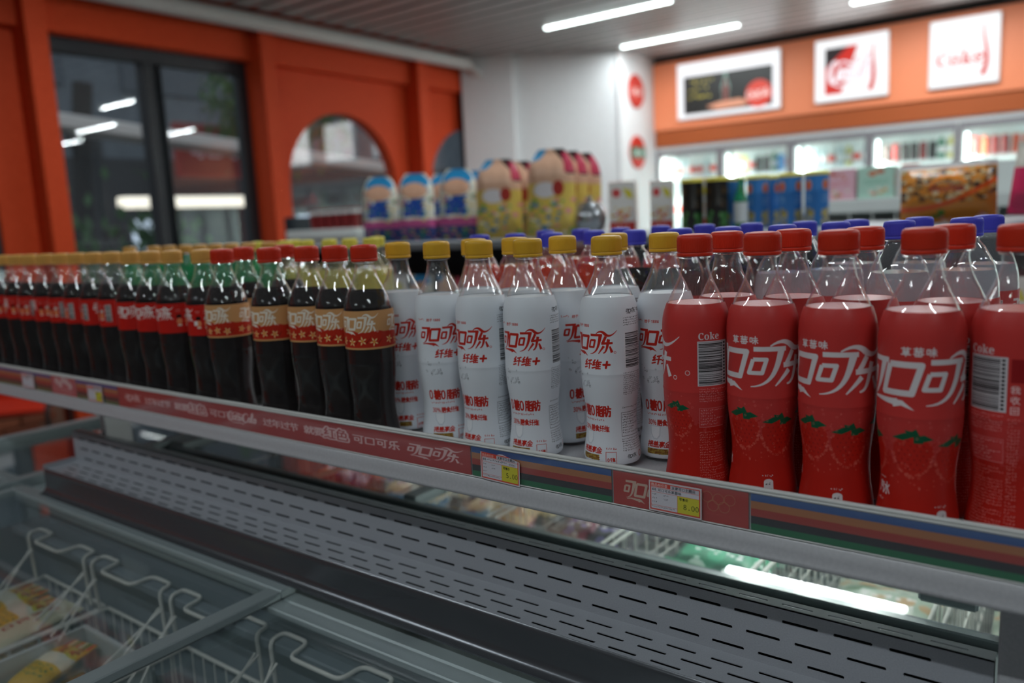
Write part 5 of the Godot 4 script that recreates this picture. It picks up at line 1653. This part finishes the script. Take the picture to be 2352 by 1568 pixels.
	part("bottle_body", b, M.pet_green, o)
	b = mb()
	lathe(b, [[0.0203, 0.02], [0.0203, 0.08]], 20)
	part("label", b, M.cooler_white, o)
	# big bags
	b = mb()
	pouch(b, 0.215, 0.15, 0.07, 0.01)
	var q2 := part("party_bag", b, mat("orange_bag", Color.WHITE, 0.25, 0.0, T.bag_orange), self, Vector3(-0.335, 1.25, -2.3))
	q2.rotation = Vector3(-0.05, 0.1, 0.02)
	tag(q2, "large orange bag of nuts with a clear top on the counter", "snack bag")
	b = mb()
	pouch(b, 0.15, 0.17, 0.06, 0.01)
	var q3 := part("party_bag", b, mat("pink_bag", Color.WHITE, 0.25, 0.0, T.bag_pink), self, Vector3(-0.13, 1.259, -2.28))
	q3.rotation = Vector3(-0.05, 0.0, -0.1)
	tag(q3, "pink snack bag with black letter beside the orange bag", "snack bag")
	# goods on the lower boards, seen between the bottle necks
	for i in 22:
		b = mb()
		pouch(b, 0.11, 0.17, 0.05)
		var m2: Material = [blue, yellow, boxm][i % 3]
		var r := part("snack_packet", b, m2, self, Vector3(-2.9 + i * 0.135, 0.95, -2.22))
		tag(r, "small snack packet on the counter's upper inner board", "snack", "packets on the counter's inner board")
	# white rack with two cartons behind the counter
	o = thing("white_rack", "white metal rack behind the snack counter holding pink and green cartons", "rack")
	for s in [[Vector3(-1.15, 1.27, -3.75), Vector3(0.1, 1.325, -3.4)], [Vector3(-1.15, 1.0, -3.75), Vector3(0.1, 1.03, -3.4)], [Vector3(-1.15, 0.0, -3.8), Vector3(0.1, 1.45, -3.75)]]:
		b = mb()
		span(b, s[0], s[1], 0.004)
		part("board", b, M.gondola_white, o)
	for i in 14:
		b = mb()
		tube(b, [Vector3(-1.1 + i * 0.085, 1.03, -3.405), Vector3(-1.1 + i * 0.085, 1.27, -3.405)], 0.003, 5)
		part("wire", b, M.gondola_white, o)
	for s in [[-0.9, "pink", 0.135], [-0.755, "green", 0.135], [-0.635, "red", 0.06]]:
		b = mb()
		box(b, Vector3(0, 0.062, 0), Vector3(s[2], 0.124, 0.06), 0.002)
		var k2 := part("food_carton", b, mat("carton_" + s[1], Color.WHITE, 0.4, 0.0, T["carton_" + s[1]]), self, Vector3(s[0], 1.325, -3.46))
		tag(k2, "%s food carton standing on the white rack" % {"pink": "pale pink", "green": "pale green", "red": "narrow red"}[s[1]], "carton")
	for i in 7:
		b = mb()
		box(b, Vector3(0, 0.09, 0), Vector3(0.12, 0.18, 0.08), 0.002)
		var k3 := part("drink_carton", b, mat("lowcarton%d" % i, [Color8(30, 90, 60), Color8(30, 110, 150), Color8(150, 190, 190)][i % 3], 0.4), self, Vector3(-1.05 + i * 0.14, 1.03, -3.5))
		tag(k3, "%s carton on the white rack's lower board" % ["dark green", "blue", "pale blue"][i % 3], "carton", "cartons on the rack's lower board")
	# white stand with red cups by the arched window
	o = thing("cup_stand", "white stand with red cups in front of the arched window", "stand", Vector3(-4.05, 0, -3.55))
	b = mb()
	span(b, Vector3(-0.32, 0.0, -0.2), Vector3(0.32, 1.25, 0.15), 0.01)
	part("cabinet", b, M.gondola_white, o)
	b = mb()
	span(b, Vector3(-0.34, 1.25, -0.22), Vector3(0.34, 1.31, 0.17), 0.008)
	part("top_board", b, M.gondola_white, o)
	b = mb()
	span(b, Vector3(-0.44, 0.0, -0.15), Vector3(-0.35, 1.4, 0.1), 0.008)
	var sp := part("display_post", b, M.gondola_dark, self, o.position)
	tag(sp, "dark narrow display post beside the white cup stand", "post")
	for i in 6:
		for r in 2:
			var cup := thing("red_cup", "red paper cup with white band, %s in the stand's %s row" % [ORD[i], ["front", "back"][r]], "cup", Vector3(-4.25 + i * 0.078, 1.31, -3.52 - r * 0.085), "red cups on the white stand")
			b = mb()
			lathe(b, [[0.0, 0.0], [0.027, 0.0], [0.034, 0.13], [0.0, 0.131]], 20)
			part("cup_wall", b, M.cup_red, cup)
			b = mb()
			lathe(b, [[0.0325, 0.095], [0.0338, 0.118]], 20)
			part("band", b, M.gondola_white, cup)
	# red chair beyond the freezer end
	o = thing("red_chair", "low red chair with a bent dark tube frame by the brick wall", "chair", Vector3(-4.75, 0, -1.75), "", 0.9)
	b = mb()
	box(b, Vector3(0, 0.44, 0), Vector3(0.42, 0.04, 0.4), 0.015)
	part("seat", b, M.cap_red, o)
	b = mb()
	box(b, Vector3(0, 0.5, -0.19), Vector3(0.4, 0.1, 0.03), 0.012)
	part("backrest", b, M.cap_red, o)
	for sx in [-0.22, 0.22]:
		b = mb()
		tube(b, smooth_path([Vector3(sx, 0, 0.2), Vector3(sx, 0.46, 0.2), Vector3(sx, 0.46, -0.2), Vector3(sx, 0.0, -0.2)], 0.06), 0.012, 8)
		part("leg_frame", b, M.black_trim, o)
	b = mb()
	tube(b, smooth_path([Vector3(-0.22, 0.44, -0.2), Vector3(-0.22, 0.58, -0.21), Vector3(0.22, 0.58, -0.21), Vector3(0.22, 0.44, -0.2)], 0.06), 0.012, 8)
	part("back_frame", b, M.black_trim, o)
	# low brick wall under the side window
	var wl := structure_root("wall_brick")
	b = mb()
	span(b, Vector3(-5.36, 0, -2.25), Vector3(-5.33, 0.62, -0.4))
	part("mortar", b, M.mortar, wl)
	var bm := []
	for k in 3:
		var bb := mb()
		box(bb, Vector3.ZERO, Vector3(0.03, 0.056, 0.2), 0.004)
		bm.append(mesh_of(bb))
	for r in 9:
		for k in 9:
			var z := -0.52 - k * 0.21 - (0.1 if r % 2 else 0.0)
			if z < -2.14: continue
			inst("brick", bm[(r + k) % 3], M["brick%d" % ((r * 3 + k * 5) % 3)], wl, Vector3(-5.318, 0.035 + r * 0.066, z))

# ---------------------------------------------------------------- the street
func build_street() -> void:
	var b := mb()
	span(b, Vector3(-40, -0.2, -40), Vector3(-5.62, -0.02, 20))
	struct("pavement", b, M.pavement)
	var o := thing("dark_building", "dark grey building across the street seen through the window", "building", Vector3(-19, 0, -10))
	b = mb()
	span(b, Vector3(-2, 0, -16), Vector3(2, 14, 16))
	part("wall", b, M.facade, o)
	for i in 9:
		for r in 3:
			b = mb()
			span(b, Vector3(2.0, 4.4 + r * 3.0, -14 + i * 3.2), Vector3(2.06, 6.2 + r * 3.0, -12 + i * 3.2), 0.02)
			part("upper_window", b, M.facade_glass, o)
	b = mb()
	span(b, Vector3(2.0, 0.0, -15), Vector3(2.1, 3.0, 15))
	part("shop_front", b, M.facade_dark, o)
	for i in 6:
		b = mb()
		span(b, Vector3(2.1, 0.9, -13 + i * 4.4), Vector3(2.16, 1.7, -12.2 + i * 4.4), 0.02)
		part("shop_window_light", b, M.shop_glow, o)
	o = thing("street_canopy", "long pale canopy beam over the pavement outside the window", "canopy", Vector3(-10, 0, 0))
	b = mb()
	box(b, Vector3.ZERO, Vector3(0.5, 0.17, 13.0), 0.02)
	var cb := part("beam", b, M.canopy_white, o, Vector3(-0.25, 2.79, -4.0))
	cb.rotation.x = -0.082
	for z in [-8.0, -1.5]:
		b = mb()
		span(b, Vector3(-0.35, 0, z - 0.08), Vector3(-0.2, 2.72 + (z + 4.0) * 0.082, z + 0.08), 0.01)
		part("column", b, M.facade_dark, o)
	o = thing("shop_sign", "red street sign board with white writing above a lit shop", "sign", Vector3(-14.0, 2.9, -9.4))
	b = mb()
	box(b, Vector3(0, 0, 0), Vector3(0.12, 1.0, 1.9), 0.02)
	part("board", b, M.sign_red, o)
	b = mb()
	quad(b, Vector3(0.066, 0.3, 0.8), Vector3(0.066, 0.3, -0.8), Vector3(0.066, -0.3, -0.8), Vector3(0.066, -0.3, 0.8), Vector3.RIGHT)
	part("sign_lettering", b, mat("sign_print", Color.WHITE, 0.5, 0.0, T.shop_sign), o)
	b = mb()
	span(b, Vector3(-0.3, -1.05, -1.3), Vector3(0.0, -0.85, 2.0), 0.02)
	part("light_band", b, M.band_glow, o)
	for s in [[-0.25, 2.2], [-0.25, -1.5]]:
		b = mb()
		span(b, Vector3(-0.4, -2.9, s[1] - 0.06), Vector3(-0.28, 0.5, s[1] + 0.06))
		part("post", b, M.facade_dark, o)
	# street trees
	for t in [[Vector3(-11.2, 0, -5.3), 3.4, 0.13, "dark leaning street tree outside the window"], [Vector3(-12.5, 0, -9.6), 4.0, 0.12, "street tree beside the red street sign"], [Vector3(-15.0, 0, -4.2), 3.2, 0.1, "street tree beyond the leaning one"]]:
		o = thing("street_tree", t[3], "tree", t[0])
		b = mb()
		var h: float = t[1]
		tube(b, [Vector3(0, 0, 0.1), Vector3(0.02, h * 0.4, 0.02), Vector3(0.0, h * 0.75, -0.12), Vector3(0.05, h, -0.2)], t[2], 8)
		tube(b, [Vector3(0, h * 0.7, -0.1), Vector3(0.4, h * 0.95, 0.5)], t[2] * 0.4, 6)
		part("trunk", b, M.bark, o)
		b = mb()
		for i in 900:
			var a := rng.randf() * TAU
			var r := sqrt(rng.randf()) * 1.3
			var p := Vector3(cos(a) * r, h * 0.9 + rng.randfn(0, 0.45), sin(a) * r - 0.1)
			var n := Vector3(rng.randfn(), rng.randfn(), rng.randfn()).normalized()
			var u := n.cross(Vector3.UP).normalized() * 0.07
			var w := n.cross(u).normalized() * 0.12
			tri(b, [p - w, p + u, p + w], [n, n, n], [Vector2.ZERO, Vector2.ZERO, Vector2.ZERO])
			tri(b, [p - w, p + w, p - u], [n, n, n], [Vector2.ZERO, Vector2.ZERO, Vector2.ZERO])
		if t[2] != 0.13:
			var f := part("foliage", b, M.leaf, o)
			f.set_meta("kind", "stuff")
	for s in [[-8.6, -3.7, 0.9], [-9.2, -5.2, 0.8]]:
		o = thing("street_shrub", "green shrub in a low planter outside the window", "shrub", Vector3(s[0], 0, s[1]), "shrubs outside the window")
		b = mb()
		box(b, Vector3(0, 0.25, 0), Vector3(0.6, 0.5, 0.6), 0.03)
		part("planter", b, M.facade_dark, o)
		b = mb()
		for i in 500:
			var p2 := Vector3(rng.randfn(0, 0.22), 0.8 + absf(rng.randfn(0, 0.35)), rng.randfn(0, 0.22))
			var n3 := Vector3(rng.randfn(), rng.randfn(), rng.randfn()).normalized()
			var u2 := n3.cross(Vector3.UP).normalized() * 0.05
			var w2 := n3.cross(u2).normalized() * 0.09
			tri(b, [p2 - w2, p2 + u2, p2 + w2], [n3, n3, n3], [Vector2.ZERO, Vector2.ZERO, Vector2.ZERO])
			tri(b, [p2 - w2, p2 + w2, p2 - u2], [n3, n3, n3], [Vector2.ZERO, Vector2.ZERO, Vector2.ZERO])
		var f2 := part("foliage", b, M.leaf, o)
		f2.set_meta("kind", "stuff")

# ---------------------------------------------------------------- printed surfaces of the shop
func make_prints() -> void:
	T.white = label_white()
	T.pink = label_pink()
	T.red = label_red()
	T.vanilla = label_vanilla()
	T.stripes = stripes_print()
	T.banner = banner_print()
	T.ring_strip = ring_print()
	T.picture_strip = picture_print()
	T.tag5 = tag_print("5.00", true)
	T.tag8 = tag_print("8.00", false)
	T.tag_blank = tag_print("", false, false)
	# signs above the coolers
	var red := Color8(200, 46, 36)
	var im := canvas(1024, 536, Color8(246, 246, 250))
	im.fill_rect(Rect2i(66, 130, 892, 366), Color8(30, 30, 28))
	for r in 3: small_print(im, Rect2(130 - r * 10, 170 + r * 70, 260 - 20 * (r % 2), 60), 54, Color8(206, 192, 70), 1.0)
	var p := PackedVector2Array()
	for q in [[-14, -190], [14, -190], [18, -120], [44, -50], [40, 0], [30, 40], [44, 90], [40, 140], [-40, 140], [-44, 90], [-30, 40], [-40, 0], [-44, -50], [-18, -120]]: p.append(Vector2(500 + q[0], 318 + q[1]))
	fill_poly(im, p, Color8(120, 150, 140))
	var p2 := PackedVector2Array()
	for v in p: p2.append(Vector2(500, 330) + (v - Vector2(500, 318)) * Vector2(0.72, 0.7))
	fill_poly(im, p2, Color8(110, 30, 26))
	fill_poly(im, PackedVector2Array([Vector2(300, 440), Vector2(420, 410), Vector2(640, 400), Vector2(720, 430), Vector2(700, 470), Vector2(420, 480)]), Color8(216, 150, 120))
	disc(im, Vector2(826, 380), 128, Color8(206, 58, 40))
	script_word(im, Vector2(716, 330), 222, 96, Color8(246, 226, 220))
	T.sign1 = texture_of(im)
	im = canvas(640, 560, Color8(246, 246, 248))
	fill_poly(im, PackedVector2Array([Vector2(90, 80), Vector2(380, 80), Vector2(240, 500), Vector2(90, 500)]), red)
	fill_poly(im, PackedVector2Array([Vector2(90, 80), Vector2(300, 80), Vector2(90, 260)]), Color8(40, 34, 36))
	script_word(im, Vector2(140, 170), 420, 270, Color8(240, 232, 240))
	script_word(im, Vector2(132, 160), 420, 270, Color8(196, 60, 60))
	script_word(im, Vector2(138, 166), 420, 270, Color8(244, 238, 244))
	stroke(im, bez(Vector2(520, 90), Vector2(490, 230), Vector2(560, 330), Vector2(490, 500)), 8, 46, red, false)
	T.sign2 = texture_of(im)
	im = canvas(560, 590, Color8(248, 248, 250))
	latin(im, "Diet", Vector2(190, 170), 80, Color8(232, 196, 196), 0.3, 0.9, "Droid Serif", false)
	latin(im, "Coke", Vector2(50, 290), 120, red, 0.0, 0.96, "Droid Serif", true)
	stroke(im, bez(Vector2(440, 70), Vector2(410, 200), Vector2(520, 350), Vector2(430, 520)), 10, 44, red, false)
	T.sign3 = texture_of(im)
	im = canvas(256, 256, red)
	script_word(im, Vector2(40, 90), 180, 76, Color8(240, 230, 226))
	T.disc_red = texture_of(im)
	im = canvas(256, 256, red)
	im.fill_rect(Rect2i(0, 84, 256, 92), Color8(20, 110, 84))
	script_word(im, Vector2(46, 92), 170, 72, Color8(236, 232, 226))
	T.disc_green = texture_of(im)
	im = canvas(512, 200, Color8(150, 34, 34))
	han(im, "可口可乐", Vector2(30, 40), 110, Color8(226, 210, 222), 0.14, 0.1)
	T.shop_sign = texture_of(im)
	# packs: plain generic prints in the packs' colours
	im = canvas(256, 512, Color8(226, 222, 206))
	im.fill_rect(Rect2i(0, 350, 256, 60), Color8(206, 92, 150))
	im.fill_rect(Rect2i(0, 410, 256, 102), Color8(52, 72, 132))
	speckle(im, Rect2(0, 60, 256, 290), 60, 8, 24, [Color8(222, 190, 70), Color8(236, 232, 214), Color8(210, 120, 120), Color8(90, 160, 120), Color8(120, 170, 200)])
	disc(im, Vector2(128, 60), 116, Color8(40, 140, 196), 0.62)
	disc(im, Vector2(124, 132), 98, Color8(222, 170, 140), 0.62)
	fill_poly(im, PackedVector2Array([Vector2(60, 200), Vector2(200, 190), Vector2(190, 330), Vector2(40, 330)]), Color8(34, 76, 168))
	speckle(im, Rect2(0, 200, 256, 140), 24, 4, 14, [Color8(226, 196, 60), Color8(236, 236, 226), Color8(60, 150, 90)])
	speckle(im, Rect2(0, 420, 256, 80), 26, 6, 16, [Color8(70, 130, 190), Color8(200, 190, 70), Color8(220, 120, 140), Color8(60, 150, 110)])
	T.pack_blue = texture_of(im)
	im = canvas(256, 512, Color8(222, 190, 92))
	im.fill_rect(Rect2i(0, 0, 256, 200), Color8(222, 176, 148))
	fill_poly(im, PackedVector2Array([Vector2(150, 0), Vector2(256, 0), Vector2(256, 150), Vector2(226, 150), Vector2(210, 70)]), Color8(38, 26, 26))
	im.fill_rect(Rect2i(214, 20, 42, 120), Color8(190, 50, 80))
	disc(im, Vector2(20, 10), 60, Color8(60, 150, 200))
	disc(im, Vector2(110, 240), 66, Color8(226, 220, 224), 0.7)
	disc(im, Vector2(180, 230), 30, Color8(176, 52, 44), 1.5)
	speckle(im, Rect2(0, 290, 256, 210), 70, 6, 18, [Color8(60, 130, 180), Color8(230, 200, 80), Color8(226, 140, 150), Color8(120, 170, 80), Color8(236, 226, 200)])
	T.pack_yellow = texture_of(im)
	im = canvas(256, 512, Color8(226, 222, 218))
	disc(im, Vector2(70, 110), 44, Color8(206, 70, 70))
	fill_poly(im, PackedVector2Array([Vector2(130, 60), Vector2(220, 90), Vector2(240, 170), Vector2(180, 160)]), Color8(214, 200, 50))
	speckle(im, Rect2(20, 260, 216, 120), 26, 8, 22, [Color8(206, 66, 44), Color8(226, 150, 70), Color8(220, 190, 110)])
	im.fill_rect(Rect2i(0, 400, 256, 112), Color8(196, 50, 44))
	small_print(im, Rect2(40, 430, 180, 60), 50, Color8(230, 220, 216), 1.0)
	T.carton_white = texture_of(im)
	for k in [["blue", Color8(52, 128, 204), Color8(196, 176, 96)], ["black", Color8(20, 18, 16), Color8(60, 130, 50)]]:
		im = canvas(1024, 512, k[1])
		for o in [0, 256, 512, 768]:
			disc(im, Vector2(o + 128, 110), 52, Color8(222, 160, 50) if k[0] == "blue" else Color8(40, 30, 20))
			disc(im, Vector2(o + 128, 112), 38, Color8(214, 80, 60) if k[0] == "blue" else Color8(70, 50, 20))
			small_print(im, Rect2(o + 70, 200, 120, 90), 44, Color8(190, 214, 232) if k[0] == "blue" else Color8(120, 90, 50), 1.0)
			speckle(im, Rect2(o + 60, 330, 140, 150), 22, 14, 30, [k[2], k[2].lightened(0.2), k[2].darkened(0.2)])
		T["tube_" + k[0]] = texture_of(im)
	im = canvas(512, 400, Color8(206, 130, 50))
	speckle(im, Rect2(0, 40, 512, 220), 190, 8, 22, [Color8(150, 110, 70), Color8(60, 46, 40), Color8(190, 150, 96), Color8(214, 196, 160), Color8(120, 80, 46)])
	stroke(im, bez(Vector2(0, 300), Vector2(160, 320), Vector2(360, 260), Vector2(512, 120)), 34, 26, Color8(214, 84, 30), false)
	stroke(im, bez(Vector2(160, 150), Vector2(220, 80), Vector2(300, 80), Vector2(360, 150)), 24, 24, Color8(226, 130, 30), false)
	for i in 4: han(im, "口", Vector2(160 + i * 48, 150 + 8 * (i % 2)), 44, Color8(206, 70, 60), 0.16)
	im.fill_rect(Rect2i(0, 0, 512, 34), Color8(224, 220, 222))
	speckle(im, Rect2(60, 320, 400, 70), 12, 10, 24, [Color8(214, 130, 120), Color8(90, 130, 60), Color8(226, 190, 180)])
	T.bag_orange = texture_of(im)
	im = canvas(256, 256, Color8(206, 50, 96))
	im.fill_rect(Rect2i(0, 0, 256, 90), Color8(206, 200, 190))
	disc(im, Vector2(150, 110), 50, Color8(214, 96, 40))
	latin(im, "A", Vector2(120, 150), 80, Color8(24, 22, 30))
	T.bag_pink = texture_of(im)
	for k in [["pink", Color8(222, 176, 190), Color8(206, 90, 90)], ["green", Color8(176, 212, 196), Color8(60, 140, 110)], ["red", Color8(196, 50, 50), Color8(230, 200, 180)]]:
		im = canvas(256, 256, k[1])
		for r in 2: small_print(im, Rect2(40, 100 + r * 24, 180, 30), 28, k[2], 1.0)
		speckle(im, Rect2(70, 30, 120, 50), 5, 14, 26, [Color8(190, 90, 60), Color8(206, 120, 80)])
		speckle(im, Rect2(90, 170, 120, 60), 7, 12, 24, [Color8(214, 160, 80), Color8(206, 110, 80), Color8(110, 110, 70), Color8(226, 220, 206)])
		T["carton_" + k[0]] = texture_of(im)
	# frozen goods
	im = canvas(256, 512, Color8(214, 172, 48))
	im.fill_rect(Rect2i(0, 150, 256, 90), Color8(216, 214, 196))
	for i in 8:
		for e in [0, 452]: im.fill_rect(Rect2i(i * 32, e, 20, 60), [Color8(24, 120, 76), Color8(206, 60, 60), Color8(220, 210, 190)][i % 3])
	small_print(im, Rect2(30, 250, 200, 130), 36, Color8(24, 120, 76), 1.0)
	speckle(im, Rect2(30, 70, 200, 80), 16, 10, 26, [Color8(196, 190, 60), Color8(150, 100, 40), Color8(200, 60, 40)])
	T.yellow_packet = texture_of(im)
	im = canvas(256, 512, Color8(206, 204, 176))
	for i in 5: han(im, "味乐红口家"[i], Vector2(70, 70 + i * 76), 62, Color8(150, 40, 40), 0.14)
	T.cream_packet = texture_of(im)
	var gs := {"purple": [Color8(92, 58, 108), [Color8(206, 120, 60), Color8(60, 40, 90), Color8(190, 170, 190)]], "cream": [Color8(206, 190, 140), [Color8(196, 140, 70), Color8(222, 206, 160), Color8(150, 90, 50)]], "dark": [Color8(60, 56, 66), [Color8(120, 110, 170), Color8(196, 196, 206), Color8(36, 34, 40)]], "green": [Color8(40, 130, 96), [Color8(60, 160, 120), Color8(190, 214, 200), Color8(30, 100, 76)]], "plain": [Color8(160, 176, 160), [Color8(190, 200, 186), Color8(90, 120, 90), Color8(180, 150, 110)]]}
	for k in gs:
		im = canvas(256, 256, gs[k][0])
		speckle(im, Rect2(10, 10, 236, 236), 46, 8, 30, gs[k][1])
		small_print(im, Rect2(60, 100, 150, 70), 36, Color8(226, 222, 222), 1.0)
		T["goods_" + k] = texture_of(im)

func more_materials() -> void:
	clear("channel_clear", Color8(230, 232, 236), 0.03, 0.02)
	glow("lamp_glow", Color(0.93, 1.0, 0.99), 5.0)
	glow("tube_glow", Color(0.95, 1.0, 0.96), 2.5)
	glow("cooler_glow", Color(0.9, 1.0, 0.98), 4.0)
	mat("cup_red", Color8(120, 24, 26), 0.45)
	mat("mortar", Color8(150, 110, 90), 0.9)
	mat("brick0", Color8(150, 84, 56), 0.85)
	mat("brick1", Color8(164, 92, 62), 0.85)
	mat("brick2", Color8(138, 76, 52), 0.85)
	tri_mat("pavement", noise_tex(0.05, Color8(84, 84, 82), Color8(104, 104, 100), 256, 4, 12), 0.9, 0.5)
	tri_mat("facade", noise_tex(0.03, Color8(84, 92, 98), Color8(104, 112, 118), 256, 4, 13), 0.8, 0.2)
	mat("facade_dark", Color8(52, 50, 50), 0.7)
	mat("facade_glass", Color8(50, 62, 72), 0.15)
	glow("shop_glow", Color(0.8, 0.9, 1.0), 0.5)
	glow("band_glow", Color(1.0, 0.98, 0.9), 0.75)
	mat("canopy_white", Color8(214, 212, 204), 0.7)
	mat("sign_red", Color8(150, 34, 34), 0.5)
	tri_mat("bark", noise_tex(0.1, Color8(40, 34, 30), Color8(62, 54, 48), 256, 4, 14), 0.95, 3.0)
	var lf := mat("leaf", Color8(62, 96, 52), 0.6)
	lf.backlight_enabled = true
	lf.backlight = Color8(60, 90, 40)

# ----------------------------------------------------------------
func _ready() -> void:
	rng.seed = 7
	var cam := Camera3D.new()
	cam.name = "camera"
	cam.near = 0.02
	cam.far = 120.0
	var ca := CameraAttributesPhysical.new()
	ca.frustum_focal_length = 28.0
	ca.frustum_focus_distance = 0.74
	ca.exposure_aperture = 3.4
	cam.attributes = ca
	cam.fov = rad_to_deg(2.0 * atan(12.0 / 28.0))
	add_child(cam)
	cam.position = Vector3(0, 1.31, 0)
	cam.rotation_degrees = Vector3(-8.655, 37.07, -2.812)
	cam.current = true
	var env := Environment.new()
	env.background_mode = Environment.BG_SKY
	var sky := Sky.new()
	var sm := ProceduralSkyMaterial.new()
	sm.sky_top_color = Color8(150, 160, 172)
	sm.sky_horizon_color = Color8(176, 180, 184)
	sm.ground_bottom_color = Color8(60, 60, 60)
	sm.ground_horizon_color = Color8(110, 110, 110)
	sm.sun_angle_max = 0.0
	sm.energy_multiplier = 1.0
	sky.sky_material = sm
	env.sky = sky
	env.tonemap_mode = Environment.TONE_MAPPER_LINEAR
	env.tonemap_exposure = 1.75
	env.sdfgi_enabled = true
	env.ssao_enabled = true
	env.ssil_enabled = true
	var we := WorldEnvironment.new()
	we.name = "environment"
	we.environment = env
	add_child(we)
	make_materials()
	more_materials()
	# the lights of the shop's ceiling
	for l in [
		[-3.37, -5.92, 1.0, "linear ceiling light crossing in front of the white corner wall"], [-3.3, -7.13, 0.85, "linear ceiling light whose end touches the white pillar"],
		[-1.48, -5.12, 1.0, "linear ceiling light over the aisle before the square signs"], [-1.2, -7.13, 1.2, "linear ceiling light just before the square backlit signs"],
		[0.9, -5.92, 1.0, "linear ceiling light second from the right wall in its row"], [0.9, -7.13, 1.1, "linear ceiling light close to the coolers beyond the signs"],
		[2.9, -6.4, 1.0, "linear ceiling light nearest the right wall"], [-3.6, -2.3, 0.9, "linear ceiling light over the path by the dark framed window"],
		[-1.0, -2.3, 1.1, "linear ceiling light above the snack counter"], [1.4, -2.3, 1.0, "linear ceiling light past the end of the snack counter"],
		[-2.6, 0.85, 0.68, "linear ceiling light before the end freezer"], [-0.5, 0.85, 0.68, "linear ceiling light before the front freezer's lids"],
		[1.6, 0.85, 0.68, "linear ceiling light before the near end of the front freezer"], [-1.6, 3.6, 0.3, "linear ceiling light near the front wall on the window side"],
		[1.6, 3.6, 0.3, "linear ceiling light near the front wall away from the window"]]:
		ceiling_light(l[0], l[1], l[2], l[3])
	make_prints()
	build_room()
	build_shelf()
	build_tray()
	build_freezers()
	build_bottles()
	build_coolers()
	build_snacks()
	build_street()
